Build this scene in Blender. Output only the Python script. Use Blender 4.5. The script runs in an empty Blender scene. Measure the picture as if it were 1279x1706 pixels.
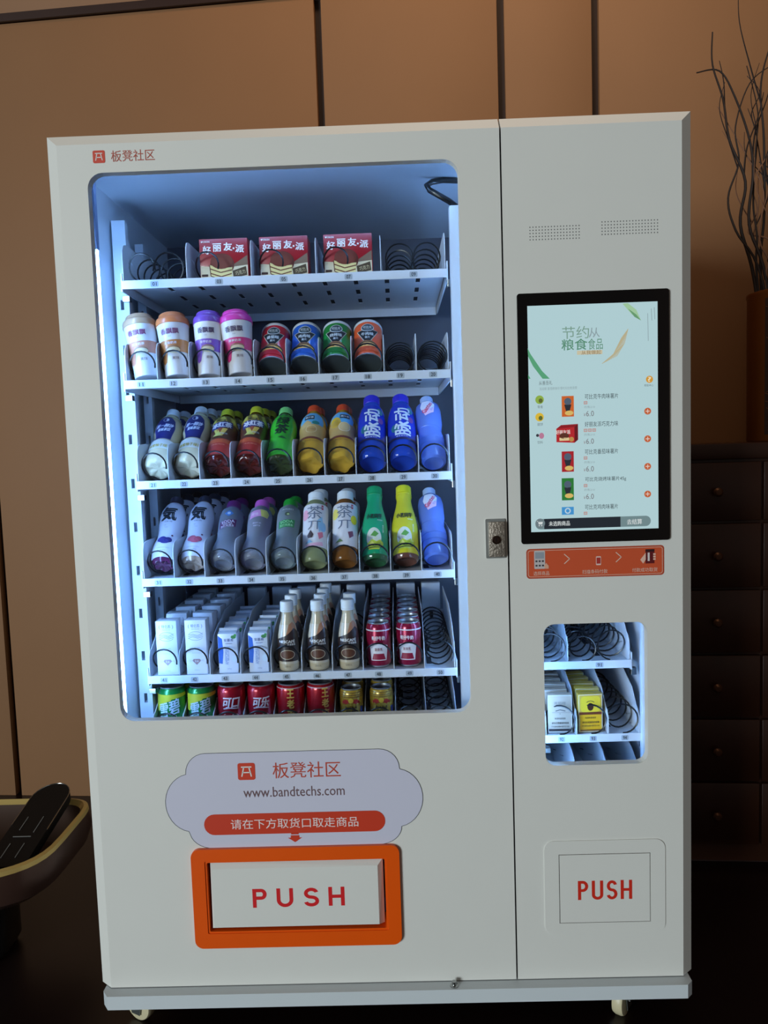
import bpy, bmesh, math, random
from math import sin, cos, pi, radians
from mathutils import Vector, Matrix
from mathutils.geometry import tessellate_polygon
random.seed(7)
SC = bpy.context.scene
COL = SC.collection

# ------------------------------------------------------------------ camera
RW = ((0.99933056, 0.01510226, -0.03332191), (-0.03198202, -0.08164085, -0.99614854), (-0.01776452, 0.99654739, -0.08110319))
CAM = Vector((0.6726, -1.5728, 1.2497))
FPX = 1281.0
cd = bpy.data.cameras.new('camera'); cd.sensor_fit = 'VERTICAL'; cd.sensor_height = 36.0; cd.lens = 36.0*FPX/1706.0
cd.clip_start = 0.02
camo = bpy.data.objects.new('camera', cd); COL.objects.link(camo)
m3 = Matrix((RW[0], [-v for v in RW[1]], [-v for v in RW[2]])).transposed()
camo.matrix_world = Matrix.Translation(CAM) @ m3.to_4x4()
SC.camera = camo
def at(x, y, Y):
    "world point on the plane Y that the photograph shows at pixel x, y"
    d = Matrix(RW).transposed() @ Vector(((x-640)/FPX, (y-853)/FPX, 1.0))
    return CAM + d*((Y-CAM.y)/d.y)

# ------------------------------------------------------------------ light
SC.view_settings.view_transform = 'Standard'; SC.view_settings.look = 'None'
SC.view_settings.gamma = 1.0; SC.view_settings.exposure = 0.0; SC.view_settings.use_curve_mapping = False
w = bpy.data.worlds.new('world'); SC.world = w; w.use_nodes = True
w.node_tree.nodes['Background'].inputs[0].default_value = (1.0, 0.91, 0.82, 1)
w.node_tree.nodes['Background'].inputs[1].default_value = 0.08
def area(name, loc, target, sx, sy, power, color):
    l = bpy.data.lights.new(name, 'AREA'); l.shape = 'RECTANGLE'; l.size = sx; l.size_y = sy; l.energy = power; l.color = color
    o = bpy.data.objects.new(name, l); COL.objects.link(o); o.location = loc
    o.rotation_euler = (Vector(target)-Vector(loc)).to_track_quat('-Z', 'Y').to_euler()
    return o
area('window_light', (-8.2, -11.4, 1.9), (0.65, 0, 0.9), 4.4, 4.0, 1390, (0.86, 0.96, 1.0))
area('ceiling_lamp', (0.95, 0.1, 3.6), (1.0, 1.12, 2.2), 1.4, 0.3, 13, (1.0, 0.66, 0.40))
area('room_lamp', (0.2, -2.4, 3.3), (0.4, 0.2, 1.6), 1.0, 1.0, 3, (1.0, 0.86, 0.68))

# ------------------------------------------------------------------ materials
def lin(c):
    return tuple((v/12.92 if v <= .04045 else ((v+.055)/1.055)**2.4) for v in [q/255 for q in c])
_M = {}
def mat(name, rgb, rough=.5, metal=0., coat=0., noise=0., nscale=30., bump=0., bscale=200., spec=.5, emit=0.):
    if name in _M: return _M[name]
    m = bpy.data.materials.new(name); m.use_nodes = True; nt = m.node_tree; b = nt.nodes['Principled BSDF']
    c = lin(rgb)+(1,)
    b.inputs['Base Color'].default_value = c; b.inputs['Roughness'].default_value = rough; b.inputs['Metallic'].default_value = metal
    b.inputs['Coat Weight'].default_value = coat; b.inputs['Coat Roughness'].default_value = .06; b.inputs['Specular IOR Level'].default_value = spec
    if emit:
        b.inputs['Emission Color'].default_value = c; b.inputs['Emission Strength'].default_value = emit
        b.inputs['Base Color'].default_value = (.01, .01, .01, 1)
    if noise or bump:
        tc = nt.nodes.new('ShaderNodeTexCoord')
    if noise:
        n = nt.nodes.new('ShaderNodeTexNoise'); n.inputs['Scale'].default_value = nscale; n.inputs['Detail'].default_value = 4
        nt.links.new(tc.outputs['Object'], n.inputs['Vector'])
        mx = nt.nodes.new('ShaderNodeMix'); mx.data_type = 'RGBA'
        mx.inputs[6].default_value = tuple(v*(1-noise) for v in c[:3])+(1,); mx.inputs[7].default_value = tuple(min(1, v*(1+noise)) for v in c[:3])+(1,)
        nt.links.new(n.outputs['Fac'], mx.inputs[0]); nt.links.new(mx.outputs[2], b.inputs['Base Color'])
    if bump:
        n2 = nt.nodes.new('ShaderNodeTexNoise'); n2.inputs['Scale'].default_value = bscale
        nt.links.new(tc.outputs['Object'], n2.inputs['Vector'])
        bp = nt.nodes.new('ShaderNodeBump'); bp.inputs['Strength'].default_value = bump; bp.inputs['Distance'].default_value = .002
        nt.links.new(n2.outputs['Fac'], bp.inputs['Height']); nt.links.new(bp.outputs['Normal'], b.inputs['Normal'])
    _M[name] = m; return m
def clear(name, rgb, solid=.3, rough=.06, tint=None):
    "see-through plastic, water or glass: tinted transmission under a glossy skin"
    if name in _M: return _M[name]
    m = bpy.data.materials.new(name); m.use_nodes = True; nt = m.node_tree; b = nt.nodes['Principled BSDF']; out = nt.nodes['Material Output']
    b.inputs['Base Color'].default_value = lin(rgb)+(1,); b.inputs['Roughness'].default_value = rough
    t = nt.nodes.new('ShaderNodeBsdfTransparent'); t.inputs[0].default_value = lin(tint or rgb)+(1,)
    lw = nt.nodes.new('ShaderNodeFresnel'); lw.inputs[0].default_value = 1.45
    mm = nt.nodes.new('ShaderNodeMath'); mm.operation = 'MULTIPLY_ADD'; mm.use_clamp = True
    mm.inputs[1].default_value = 1-solid; mm.inputs[2].default_value = solid
    nt.links.new(lw.outputs[0], mm.inputs[0])
    ms = nt.nodes.new('ShaderNodeMixShader'); nt.links.new(mm.outputs[0], ms.inputs[0])
    nt.links.new(t.outputs[0], ms.inputs[1]); nt.links.new(b.outputs[0], ms.inputs[2]); nt.links.new(ms.outputs[0], out.inputs['Surface'])
    _M[name] = m; return m
def glass(name='window_glass', ior=1.22):
    if name in _M: return _M[name]
    m = bpy.data.materials.new(name); m.use_nodes = True; nt = m.node_tree; out = nt.nodes['Material Output']
    nt.nodes.remove(nt.nodes['Principled BSDF'])
    t = nt.nodes.new('ShaderNodeBsdfTransparent'); t.inputs[0].default_value = (.95, .97, .98, 1)
    g = nt.nodes.new('ShaderNodeBsdfGlossy'); g.inputs['Roughness'].default_value = .02
    f = nt.nodes.new('ShaderNodeFresnel'); f.inputs[0].default_value = ior
    ms = nt.nodes.new('ShaderNodeMixShader'); nt.links.new(f.outputs[0], ms.inputs[0]); nt.links.new(t.outputs[0], ms.inputs[1]); nt.links.new(g.outputs[0], ms.inputs[2])
    nt.links.new(ms.outputs[0], out.inputs['Surface']); _M[name] = m; return m
def ink(r, g, b, rough=.45):      # flat print colour
    return mat('print_%d_%d_%d' % (r, g, b), (r, g, b), rough=rough, coat=.3)
def glow(r, g, b, s=.8):          # lit pixels of the touchscreen
    return mat('screen_%d_%d_%d' % (r, g, b), (r, g, b), emit=s, rough=.25)

WHITE = mat('white_powder_coat', (220, 220, 214), rough=.5, noise=.015, nscale=9, bump=.03, bscale=900)
INNER = mat('inner_white_steel', (200, 208, 218), rough=.32, noise=.02, nscale=12)
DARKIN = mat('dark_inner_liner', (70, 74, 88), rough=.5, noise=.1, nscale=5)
LIPM = mat('tray_white', (212, 216, 222), rough=.35)
BLACK = mat('black_plastic', (12, 12, 14), rough=.25, coat=.3)
COILM = mat('black_coil_wire', (10, 10, 14), rough=.35)
CHROME = mat('brushed_metal', (170, 172, 172), rough=.22, metal=1.)
ORANGE = mat('orange_plastic', (232, 86, 2), rough=.35, noise=.03, nscale=20)
LEDM = mat('led_strip_light', (140, 190, 255), emit=46)
GLASS = glass()

# ------------------------------------------------------------------ mesh helpers
class G:
    def __init__(s): s.v = []; s.f = []; s.m = []; s.mats = []
    def mi(s, m):
        if m not in s.mats: s.mats.append(m)
        return s.mats.index(m)
    def add(s, vs, fs, m):
        o = len(s.v); k = s.mi(m); s.v += [tuple(v) for v in vs]
        for f in fs: s.f.append([i+o for i in f]); s.m.append(k)
        return s
    def box(s, x0, x1, y0, y1, z0, z1, m, bev=0.):
        if bev:
            bm = bmesh.new(); bmesh.ops.create_cube(bm, size=1)
            for v in bm.verts: v.co = Vector(((x0+x1)/2+v.co.x*(x1-x0), (y0+y1)/2+v.co.y*(y1-y0), (z0+z1)/2+v.co.z*(z1-z0)))
            bmesh.ops.bevel(bm, geom=bm.edges[:], offset=bev, segments=2, profile=.5, affect='EDGES')
            bm.verts.index_update(); s.add([v.co for v in bm.verts], [[v.index for v in f.verts] for f in bm.faces], m); bm.free(); return s
        p = [(x, y, z) for x in (x0, x1) for y in (y0, y1) for z in (z0, z1)]
        return s.add(p, [(0, 1, 3, 2), (4, 6, 7, 5), (0, 4, 5, 1), (2, 3, 7, 6), (0, 2, 6, 4), (1, 5, 7, 3)], m)
    def prism(s, poly, d0, d1, m, axis='y', holes=()):
        "extrude a 2D polygon (with holes) between d0 and d1 along an axis"
        def P(a, b, d): return (a, d, b) if axis == 'y' else ((d, a, b) if axis == 'x' else (a, b, d))
        loops = [list(poly)]+[list(h) for h in holes]
        flat = [p for l in loops for p in l]; n = len(flat)
        tris = tessellate_polygon([[Vector((a, b, 0)) for a, b in l] for l in loops])
        vs = [P(a, b, d0) for a, b in flat]+[P(a, b, d1) for a, b in flat]
        fs = [t for t in tris]+[tuple(i+n for i in reversed(t)) for t in tris]
        if not holes: fs = [tuple(range(n)), tuple(range(2*n-1, n-1, -1))]
        o = 0
        for l in loops:
            k = len(l)
            for i in range(k): j = (i+1) % k; fs.append((o+i, o+j, o+j+n, o+i+n))
            o += k
        return s.add(vs, fs, m)
    def lathe(s, prof, m, seg=28, mod=None, cx=0, cy=0, cz=0, axis='z', matf=None):
        vs = []; fs = []; rings = []
        for (r, z) in prof:
            if r < 1e-6: rings.append([len(vs)]); vs.append((0, 0, z)); continue
            rings.append(list(range(len(vs), len(vs)+seg)))
            for i in range(seg):
                a = 2*pi*i/seg; k, dz = mod(a, r, z) if mod else (1, 0); vs.append((r*k*cos(a), r*k*sin(a), z+dz))
        for a, b in zip(rings, rings[1:]):
            for i in range(seg):
                j = (i+1) % seg
                if len(a) == 1 and len(b) == 1: break
                if len(a) == 1: fs.append((a[0], b[j], b[i]))
                elif len(b) == 1: fs.append((a[i], a[j], b[0]))
                else: fs.append((a[i], a[j], b[j], b[i]))
        if axis == 'x': vs = [(z, x, y) for x, y, z in vs]
        if axis == 'y': vs = [(x, z, y) for x, y, z in vs]
        return s.add([(x+cx, y+cy, z+cz) for x, y, z in vs], fs, m)
    def tube(s, pts, r, m, seg=6, r1=None):
        pts = [Vector(p) for p in pts]; vs = []; fs = []; n = len(pts)
        t = (pts[1]-pts[0]).normalized(); nrm = t.orthogonal().normalized()
        for i, p in enumerate(pts):
            t = (pts[min(i+1, n-1)]-pts[max(i-1, 0)]).normalized()
            nrm = (nrm-t*nrm.dot(t)).normalized(); b = t.cross(nrm)
            rr = r if r1 is None else r+(r1-r)*i/(n-1)
            for k in range(seg):
                a = 2*pi*k/seg; vs.append(p+nrm*rr*cos(a)+b*rr*sin(a))
        for i in range(n-1):
            for k in range(seg):
                l = (k+1) % seg; fs.append((i*seg+k, i*seg+l, (i+1)*seg+l, (i+1)*seg+k))
        fs.append(tuple(range(seg-1, -1, -1))); fs.append(tuple(range((n-1)*seg, n*seg)))
        return s.add(vs, fs, m)
    def build(s, name, parent=None, smooth=True, loc=None, fix=True, ang=35):
        me = bpy.data.meshes.new(name); me.from_pydata(s.v, [], s.f)
        for m in s.mats: me.materials.append(m)
        me.polygons.foreach_set('material_index', s.m)
        if fix:
            bm = bmesh.new(); bm.from_mesh(me); bmesh.ops.recalc_face_normals(bm, faces=bm.faces[:]); bm.to_mesh(me); bm.free()
        if smooth:
            me.shade_smooth(); me.set_sharp_from_angle(angle=radians(ang))
        me.update()
        o = bpy.data.objects.new(name, me); COL.objects.link(o); o.parent = parent
        if loc: o.location = loc
        return o
def empty(name, loc=(0, 0, 0), rot=(0, 0, 0), parent=None):
    o = bpy.data.objects.new(name, None); COL.objects.link(o); o.location = loc; o.rotation_euler = rot; o.parent = parent
    o.empty_display_size = .05; return o
def tag(o, label=None, cat=None, group=None, kind=None):
    if label: o['label'] = label
    if cat: o['category'] = cat
    if group: o['group'] = group
    if kind: o['kind'] = kind
    return o
def copy_tree(o, parent=None):
    c = o.copy(); COL.objects.link(c); c.parent = parent
    for ch in list(o.children): copy_tree(ch, c)
    return c
def rrect(x0, x1, z0, z1, r, n=6, skip=()):
    pts = []
    for k, (cx, cz, a0) in enumerate(((x1-r, z1-r, 0), (x0+r, z1-r, 90), (x0+r, z0+r, 180), (x1-r, z0+r, 270))):
        for i in range(n+1):
            a = radians(a0+90*i/n); pts.append((cx+r*cos(a), cz+r*sin(a)))
    return pts
def ell(cx, cz, rx, rz, n=20, a0=0, a1=360):
    full = a1-a0 >= 360
    return [(cx+rx*cos(radians(a0+(a1-a0)*i/(n if full else n-1))), cz+rz*sin(radians(a0+(a1-a0)*i/(n if full else n-1)))) for i in range(n)]
_T = {}
def text_mesh(body, bold=0., vert=False):
    key = (body, bold, vert)
    if key not in _T:
        c = bpy.data.curves.new('t', 'FONT'); c.body = '\n'.join(body) if vert else body; c.size = 1; c.offset = bold; c.resolution_u = 2
        o = bpy.data.objects.new('t', c); me = bpy.data.meshes.new_from_object(o)
        vs = [tuple(v.co[:2]) for v in me.vertices]; fs = [tuple(p.vertices) for p in me.polygons]
        bpy.data.objects.remove(o); bpy.data.meshes.remove(me); bpy.data.curves.remove(c)
        if not vs: vs = [(0, 0), (1, 0), (1, 1)]; fs = [(0, 1, 2)]
        x0 = min(v[0] for v in vs); x1 = max(v[0] for v in vs); y0 = min(v[1] for v in vs); y1 = max(v[1] for v in vs)
        _T[key] = ([((x-x0)/(x1-x0)-.5, (y-y0)/(y1-y0)-.5) for x, y in vs], fs)
    return _T[key]
class D:
    "flat print: 2D shapes and lettering in layers, laid on a flat face or wrapped round a bottle"
    def __init__(s): s.items = []
    def poly(s, pts, m, layer=1): s.items.append((list(pts), [tuple(range(len(pts)))], m, layer)); return s
    def rect(s, x0, x1, z0, z1, m, layer=1): return s.poly([(x0, z0), (x1, z0), (x1, z1), (x0, z1)], m, layer)
    def disc(s, cx, cz, rx, rz, m, layer=1, n=20): return s.poly(ell(cx, cz, rx, rz, n), m, layer)
    def ring(s, cx, cz, rx, rz, w, m, layer=1, n=24, a0=0, a1=360):
        k = n if a1-a0 >= 360 else n-1
        A = [radians(a0+(a1-a0)*i/k) for i in range(k+1)]
        vs = [(cx+rx*cos(a), cz+rz*sin(a)) for a in A]+[(cx+(rx-w)*cos(a), cz+(rz-w)*sin(a)) for a in A]
        s.items.append((vs, [(i, i+1, i+k+2, i+k+1) for i in range(k)], m, layer)); return s
    def line(s, pts, w, m, layer=1):
        for (a, b), (c, d) in zip(pts, pts[1:]):
            l = math.hypot(c-a, d-b) or 1; nx, nz = -(d-b)/l*w/2, (c-a)/l*w/2
            s.poly([(a+nx, b+nz), (a-nx, b-nz), (c-nx, d-nz), (c+nx, d+nz)], m, layer)
        return s
    def text(s, body, cx, cz, w, h, m, layer=2, bold=0., rot=0., shear=0., vert=False, arch=0.):
        vs, fs = text_mesh(body, 0., vert); c, n = cos(radians(rot)), sin(radians(rot))
        hh = h/max(1, len(body)) if vert else h
        for ic, (ox, oz) in enumerate([(0, 0)] if not bold else [(k*min(bold*1.0, .045)*hh, j*min(bold*1.0, .045)*hh*.7) for k, j in ((-1, -1), (1, -1), (-1, 1), (1, 1))]):
          out = []
          for x, z in vs:
            x, z = x*w+ox+shear*z*h, z*h+oz-arch*(2*x)**2+arch*.5; out.append((cx+x*c-z*n, cz+x*n+z*c))
          s.items.append((out, fs, m, layer+.2*ic))
        return s
    def to(s, g, fn, step=None, lay=.00025):
        for vs, fs, m, layer in s.items:
            if step:
                bm = bmesh.new(); bv = [bm.verts.new((x, z, 0)) for x, z in vs]
                for f in fs:
                    try: bm.faces.new([bv[i] for i in f])
                    except ValueError: pass
                for ax, st in ((0, step), (1, step*1.4)):
                    lo = min(v[ax] for v in vs); hi = max(v[ax] for v in vs); k = math.floor(lo/st)+1
                    while k*st < hi-1e-6:
                        co = (k*st, 0, 0) if ax == 0 else (0, k*st, 0)
                        bmesh.ops.bisect_plane(bm, geom=bm.verts[:]+bm.edges[:]+bm.faces[:], plane_co=co, plane_no=(1, 0, 0) if ax == 0 else (0, 1, 0)); k += 1
                bm.verts.index_update(); V = [tuple(v.co[:2]) for v in bm.verts]; F = [[v.index for v in f.verts] for f in bm.faces]; bm.free()
            else: V, F = vs, fs
            g.add([fn(x, z, lay*layer) for x, z in V], F, m)
        return g
def flat(Y): return lambda x, z, o: (x, Y-o, z)
def interp(prof, z):
    for (r0, z0), (r1, z1) in zip(prof, prof[1:]):
        if z0 <= z <= z1 and z1 > z0: return r0+(r1-r0)*(z-z0)/(z1-z0)
    return prof[-1][0]
def wrap(prof, rref, squash=None):
    def fn(x, z, o):
        a = x/rref; r = interp(prof, z)+.0003+o
        X, Yv = r*sin(a), -r*cos(a)
        return (X, Yv, z)
    return fn

# ------------------------------------------------------------------ room
BGA = radians(-4.5); BGO = (-.8, 1.2, 0)
WALLM = mat('tan_wall_panel', (132, 95, 64), rough=.6, noise=.06, nscale=3, bump=.05, bscale=60, spec=.3)
JOINT = mat('dark_joint', (40, 18, 12), rough=.6)
DWOOD = mat('dark_brown_wood', (44, 22, 12), rough=.35, noise=.35, nscale=6, bump=.06, bscale=40)
FLOORM = mat('dark_polished_floor', (26, 13, 12), rough=.3, noise=.25, nscale=2)
g = G().box(-4, 5, -6, 2.2, -.06, 0, FLOORM); fl = g.build('floor', smooth=False); tag(fl, 'dark polished floor under the machine', kind='structure')
wall = G().box(-2.5, 4.5, .03, .12, 0, 4.2, JOINT).build('wall_back', smooth=False); wall.location = BGO; wall.rotation_euler.z = BGA
tag(wall, 'tan panelled wall with narrow dark joints', kind='structure')
edges = [-2.4, -1.15, .017, 1.263, 1.863, 2.164, 3.3, 4.4]
for a, b in zip(edges, edges[1:]):
    G().box(a+.0115, b-.0115, 0, .03, 0, 2.755, WALLM, bev=.002).build('wall_panel', wall)
    G().box(a+.0115, b-.0115, 0, .03, 2.785, 4.2, WALLM, bev=.002).build('wall_panel', wall)
tr = G().box(-2.5, 4.5, -.012, .03, 2.757, 2.783, DWOOD).build('trim_1', smooth=False); tr.location = BGO; tr.rotation_euler.z = BGA
tag(tr, 'dark horizontal moulding high on the wall', kind='structure')

wr = G().box(3.2, 3.3, -6, 1.4, 0, 4.2, mat('brown_blocker_wall', (92, 62, 44), rough=.6, noise=.08, nscale=3)).build('blocker_wall_right', smooth=False); tag(wr, 'unseen brown wall added at right to block ambient light', kind='structure')  # unseen wall, added to keep ambient light off the machine's right chamfer
# drawer chest, right
def bg(name, s, off, z=0, rz=0):
    ca, sa = cos(BGA), sin(BGA)
    return empty(name, (BGO[0]+s*ca+off*sa, BGO[1]+s*sa-off*ca, z), (0, 0, BGA+rz))
CH = bg('drawer_chest', 2.78, .21); tag(CH, 'tall dark brown wooden chest of drawers against the wall at right', 'cabinet')
CHM = mat('chest_brown_wood', (52, 26, 13), rough=.35, noise=.3, nscale=8)
G().box(-.5, .5, -.2, .2, .02, 1.19, CHM).build('carcass', CH, smooth=False)
G().box(-.47, .47, -.17, .19, 0, .02, JOINT).build('plinth', CH, smooth=False)
G().box(-.515, .515, -.215, .2, 1.19, 1.235, CHM, bev=.004).build('top_board', CH)
zs = [1.186, 1.014, .825, .637, .45, .262, .07]
for c in range(4):
    x0 = -.5+c*.25
    for a, b in zip(zs, zs[1:]):
        d = G().box(x0+.003, x0+.247, -.214, -.2, b+.004, a-.004, CHM, bev=.003).build('drawer', CH)
        k = G().lathe([(0, 0), (.005, 0), (.005, .008), (.012, .013), (.013, .02), (.008, .026), (0, .027)], mat('dull_brass', (92, 62, 44), rough=.45, metal=.6), seg=12, axis='y')
        k.v = [(x+x0+.125, -.213-y, z+(a+b)/2) for x, y, z in k.v]; k.build('knob', d)
# vase and branches
VA = bg('floor_vase', 2.677, .225, 1.236); VA.name = 'tall_vase'
tag(VA, 'tall round gold-brown vase with dark carved relief on the chest', 'vase')
GOLDB = mat('gold_brown_lacquer', (120, 66, 22), rough=.35, metal=.35, noise=.12, nscale=10)
G().lathe([(0, .002), (.110, .002), (.112, .0), (.114, .004), (.114, .424), (.116, .428), (.116, .436), (.110, .438), (.104, .434), (.104, .012), (0, .010)], GOLDB, seg=48).build('body', VA)
CARV = mat('dark_carved_relief', (40, 22, 14), rough=.5, noise=.5, nscale=40)
def onv(u, z, o=.0): return (.1155*sin(u)+o*sin(u), -.1155*cos(u)-o*cos(u), z)
g = G(); U = [-.95+1.9*i/16 for i in range(17)]
for i in range(16):
    a_, b_ = U[i], U[i+1]; P_ = [onv(a_, .02), onv(b_, .02), onv(b_, .412), onv(a_, .412)]; Q_ = [(x*.97, y*.97, z) for x, y, z in P_]
    g.add(P_+Q_, [(0, 1, 2, 3), (4, 7, 6, 5), (0, 4, 5, 1), (3, 2, 6, 7)]+([(0, 3, 7, 4)] if i == 0 else [])+([(1, 5, 6, 2)] if i == 15 else []), CARV)
for k in range(110):
    z = .03+.372*k/110; ph = random.random()*6; amp = .002+random.random()*.004
    x0 = random.uniform(-.93, .3); x1 = x0+random.uniform(.25, .62)
    g.tube([onv(x0+(x1-x0)*t/8, z+amp*sin(ph+t), .0008) for t in range(9)], .0010, mat('bronze_line', (132, 88, 56), rough=.4, metal=.6), seg=4)
g.build('carved_panel', VA)
TWIG = mat('dark_twig', (26, 13, 10), rough=.7, noise=.3, nscale=60)
TWIG2 = mat('pale_twig', (120, 84, 62), rough=.7, noise=.2, nscale=60)
def branch(s0, path, r, label, m=TWIG, seed=0, subs=()):
    rnd = random.Random(seed)
    o = bg('willow_branch', 2.677, .23, 1.25)
    def curve(pts, r, r1):
        P = [Vector(p) for p in pts]; out = []
        for i in range(len(P)-1):
            p0 = P[max(i-1, 0)]; p1 = P[i]; p2 = P[i+1]; p3 = P[min(i+2, len(P)-1)]
            for k in range(6):
                t = k/6; out.append(.5*((2*p1)+(p2-p0)*t+(2*p0-5*p1+4*p2-p3)*t*t+(3*p1-p0-3*p2+p3)*t**3))
        out.append(P[-1])
        return out
    pts = [(s-2.677+(.03 if z < 1.5 else .012 if z < 1.8 else 0), -(of-.23), z-1.236+(.03 if 1.5 < z < 1.8 else 0)) for s, of, z in path]
    r *= 1.3; c = curve(pts, r, r*.4); main = G().tube(c, r, m, seg=6, r1=r*.35).build('stem', o)
    for k in subs:
        a = c[int(k*len(c))]; d = Vector((rnd.uniform(-.09, .09), rnd.uniform(-.04, .04), rnd.uniform(.16, .34)))
        b = curve([a, a+d*.33+Vector((rnd.uniform(-.02, .02), 0, 0)), a+d*.7+Vector((rnd.uniform(-.03, .03), 0, 0)), a+d], 1, 1)
        G().tube(b, r*.55, m, seg=5, r1=r*.2).build('twig', o)
    tag(o, label, 'branch', 'curly willow branches in the vase'); return o
V = .23
branch(0, [(2.60, V, 1.26), (2.565, V, 1.66), (2.535, V, 1.86), (2.545, V+.01, 1.98), (2.50, V+.01, 2.10), (2.485, V, 2.22), (2.455, V, 2.32), (2.455, V, 2.41)], .0042, 'thick dark curly willow branch reaching highest at the far left of the vase', subs=(.45, .6))
branch(0, [(2.62, V+.03, 1.26), (2.59, V+.02, 1.66), (2.56, V, 1.86), (2.57, V, 2.0), (2.56, V, 2.1), (2.52, V, 2.22), (2.475, V, 2.30), (2.41, V, 2.30)], .004, 'dark willow branch whose tip bends out flat toward the machine', subs=(.5,))
branch(0, [(2.63, V-.03, 1.26), (2.59, V-.02, 1.66), (2.61, V-.02, 1.9), (2.60, V, 2.1), (2.59, V, 2.24), (2.61, V, 2.34), (2.65, V, 2.42)], .0036, 'dark willow branch rising steeply out of the picture at its right edge', seed=3, subs=(.4, .6))
branch(0, [(2.61, V+.05, 1.26), (2.575, V+.03, 1.66), (2.515, V+.02, 1.84), (2.50, V, 1.94), (2.53, V, 2.04), (2.52, V, 2.14), (2.56, V, 2.26), (2.63, V, 2.31)], .003, 'thin willow branch looping left low down then arching right', seed=4, subs=(.55,))
branch(0, [(2.65, V+.05, 1.26), (2.61, V+.03, 1.66), (2.57, V+.02, 1.78), (2.60, V, 1.95), (2.55, V, 2.06), (2.47, V, 2.20)], .0026, 'pale reddish willow twig leaning left among the dark ones', TWIG2, seed=5, subs=(.5, .7))
rn = random.Random(11)
for k in range(9):
    x = 2.57+.018*k; p = [(2.61+.006*k, V+rn.uniform(-.05, .05), 1.26), (x, V+rn.uniform(-.05, .05), 1.66)]
    top = rn.uniform(1.95, 2.35)
    for i in range(1, 6): p.append((x+rn.uniform(-.03, .035), V+rn.uniform(-.03, .03), 1.66+(top-1.66)*i/5))
    branch(0, p, .003, 'thin dark willow branch in the dense bundle above the vase mouth', seed=20+k, subs=(.4, .6, .75), m=TWIG2 if k % 4 == 1 else TWIG)

# basin, lower left
BRZ = mat('bronze_lacquer', (84, 60, 52), rough=.3, metal=.5, noise=.1, nscale=6)
GOLD = mat('gold_rim', (216, 186, 112), rough=.3, metal=.45)
BA = empty('foot_basin', (-.5, .275, 0.0)); BA.name = 'bronze_basin'
tag(BA, 'bronze-coloured oval basin with a gold rim on the floor left of the machine', 'basin')
def ringpts(hx, hy, z, n=44, e=3.2):
    out = []
    for i in range(n):
        a = 2*pi*i/n; c, s_ = cos(a), sin(a); e = 7 if s_ > 0 else 3.
        out.append((hx*math.copysign(abs(c)**(2/e), c), (1.14 if s_ > 0 else 1)*hy*math.copysign(abs(s_)**(2/e), s_), z))
    return out
def shell(g, rings, m, cap=False):
    vs = [p for r in rings for p in r]; n = len(rings[0]); fs = []
    for k in range(len(rings)-1):
        for i in range(n): j = (i+1) % n; fs.append((k*n+i, k*n+j, (k+1)*n+j, (k+1)*n+i))
    if cap: fs.append(tuple(range((len(rings)-1)*n, len(rings)*n)))
    g.add(vs, fs, m)
g = G(); shell(g, [ringpts(.2, .1, .19), ringpts(.27, .155, .196), ringpts(.305, .188, .222), ringpts(.316, .198, .258), ringpts(.31, .196, .297)], BRZ)
shell(g, [ringpts(.292, .178, .299), ringpts(.28, .165, .26), ringpts(.24, .13, .22), ringpts(.1, .05, .212)], mat('brown_lacquer_inside', (70, 48, 36), rough=.6, noise=.1, spec=.2), cap=True); g.build('bowl', BA)
g = G(); shell(g, [ringpts(.310, .196, .297), ringpts(.308, .194, .307), ringpts(.300, .186, .311), ringpts(.292, .178, .299)], GOLD); g.build('rim', BA)
g = G(); shell(g, [ringpts(.14, .07, 0), ringpts(.15, .08, .02), ringpts(.15, .08, .192)], BLACK, cap=True); g.build('pedestal', BA)
p1_, p0_ = at(80, 1340, .41), at(24, 1425, .22); SL = empty('black_slab', (p0_+p1_)/2); tag(SL, 'black rounded slab with thin silver edge leaning across the bronze basin', 'slab')
dv = p1_-p0_
SL.rotation_euler = Matrix([dv.normalized().cross(Vector((0, 0, 1))).normalized(), dv.normalized(), dv.normalized().cross(Vector((0, 0, 1))).normalized().cross(dv.normalized())]).transposed().to_euler()
BSL = mat('black_slab_leather', (9, 8, 9), rough=.55, spec=.25)
G().prism([(-.05, -.15), (.05, -.15)]+[(x, y+.11) for x, y in ell(0, 0, .05, .062, 14, 0, 180)], -.012, .012, BSL, axis='z').build('pad', SL)
g = G(); g.tube([(.05, -.02, .012), (.05, .11, .012)]+[(x, y+.11, .012) for x, y in ell(0, 0, .05, .062, 14, 0, 180)][1:]+[(-.05, 0, .012)], .0014, CHROME, seg=5); g.build('edge_wire', SL)
LN = mat('grey_seam', (120, 120, 118), rough=.5)
for (x0, y0, x1, y1) in ((-.02, -.02, -.02, .03), (.02, -.03, .02, .03), (-.02, -.12, -.02, -.07), (.015, -.12, .015, -.07), (-.025, -.045, .02, -.045)):
    G().tube([(x0, y0, .0125), (x1, y1, .0125)], .0012, LN, seg=4).build('seam', SL)

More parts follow.
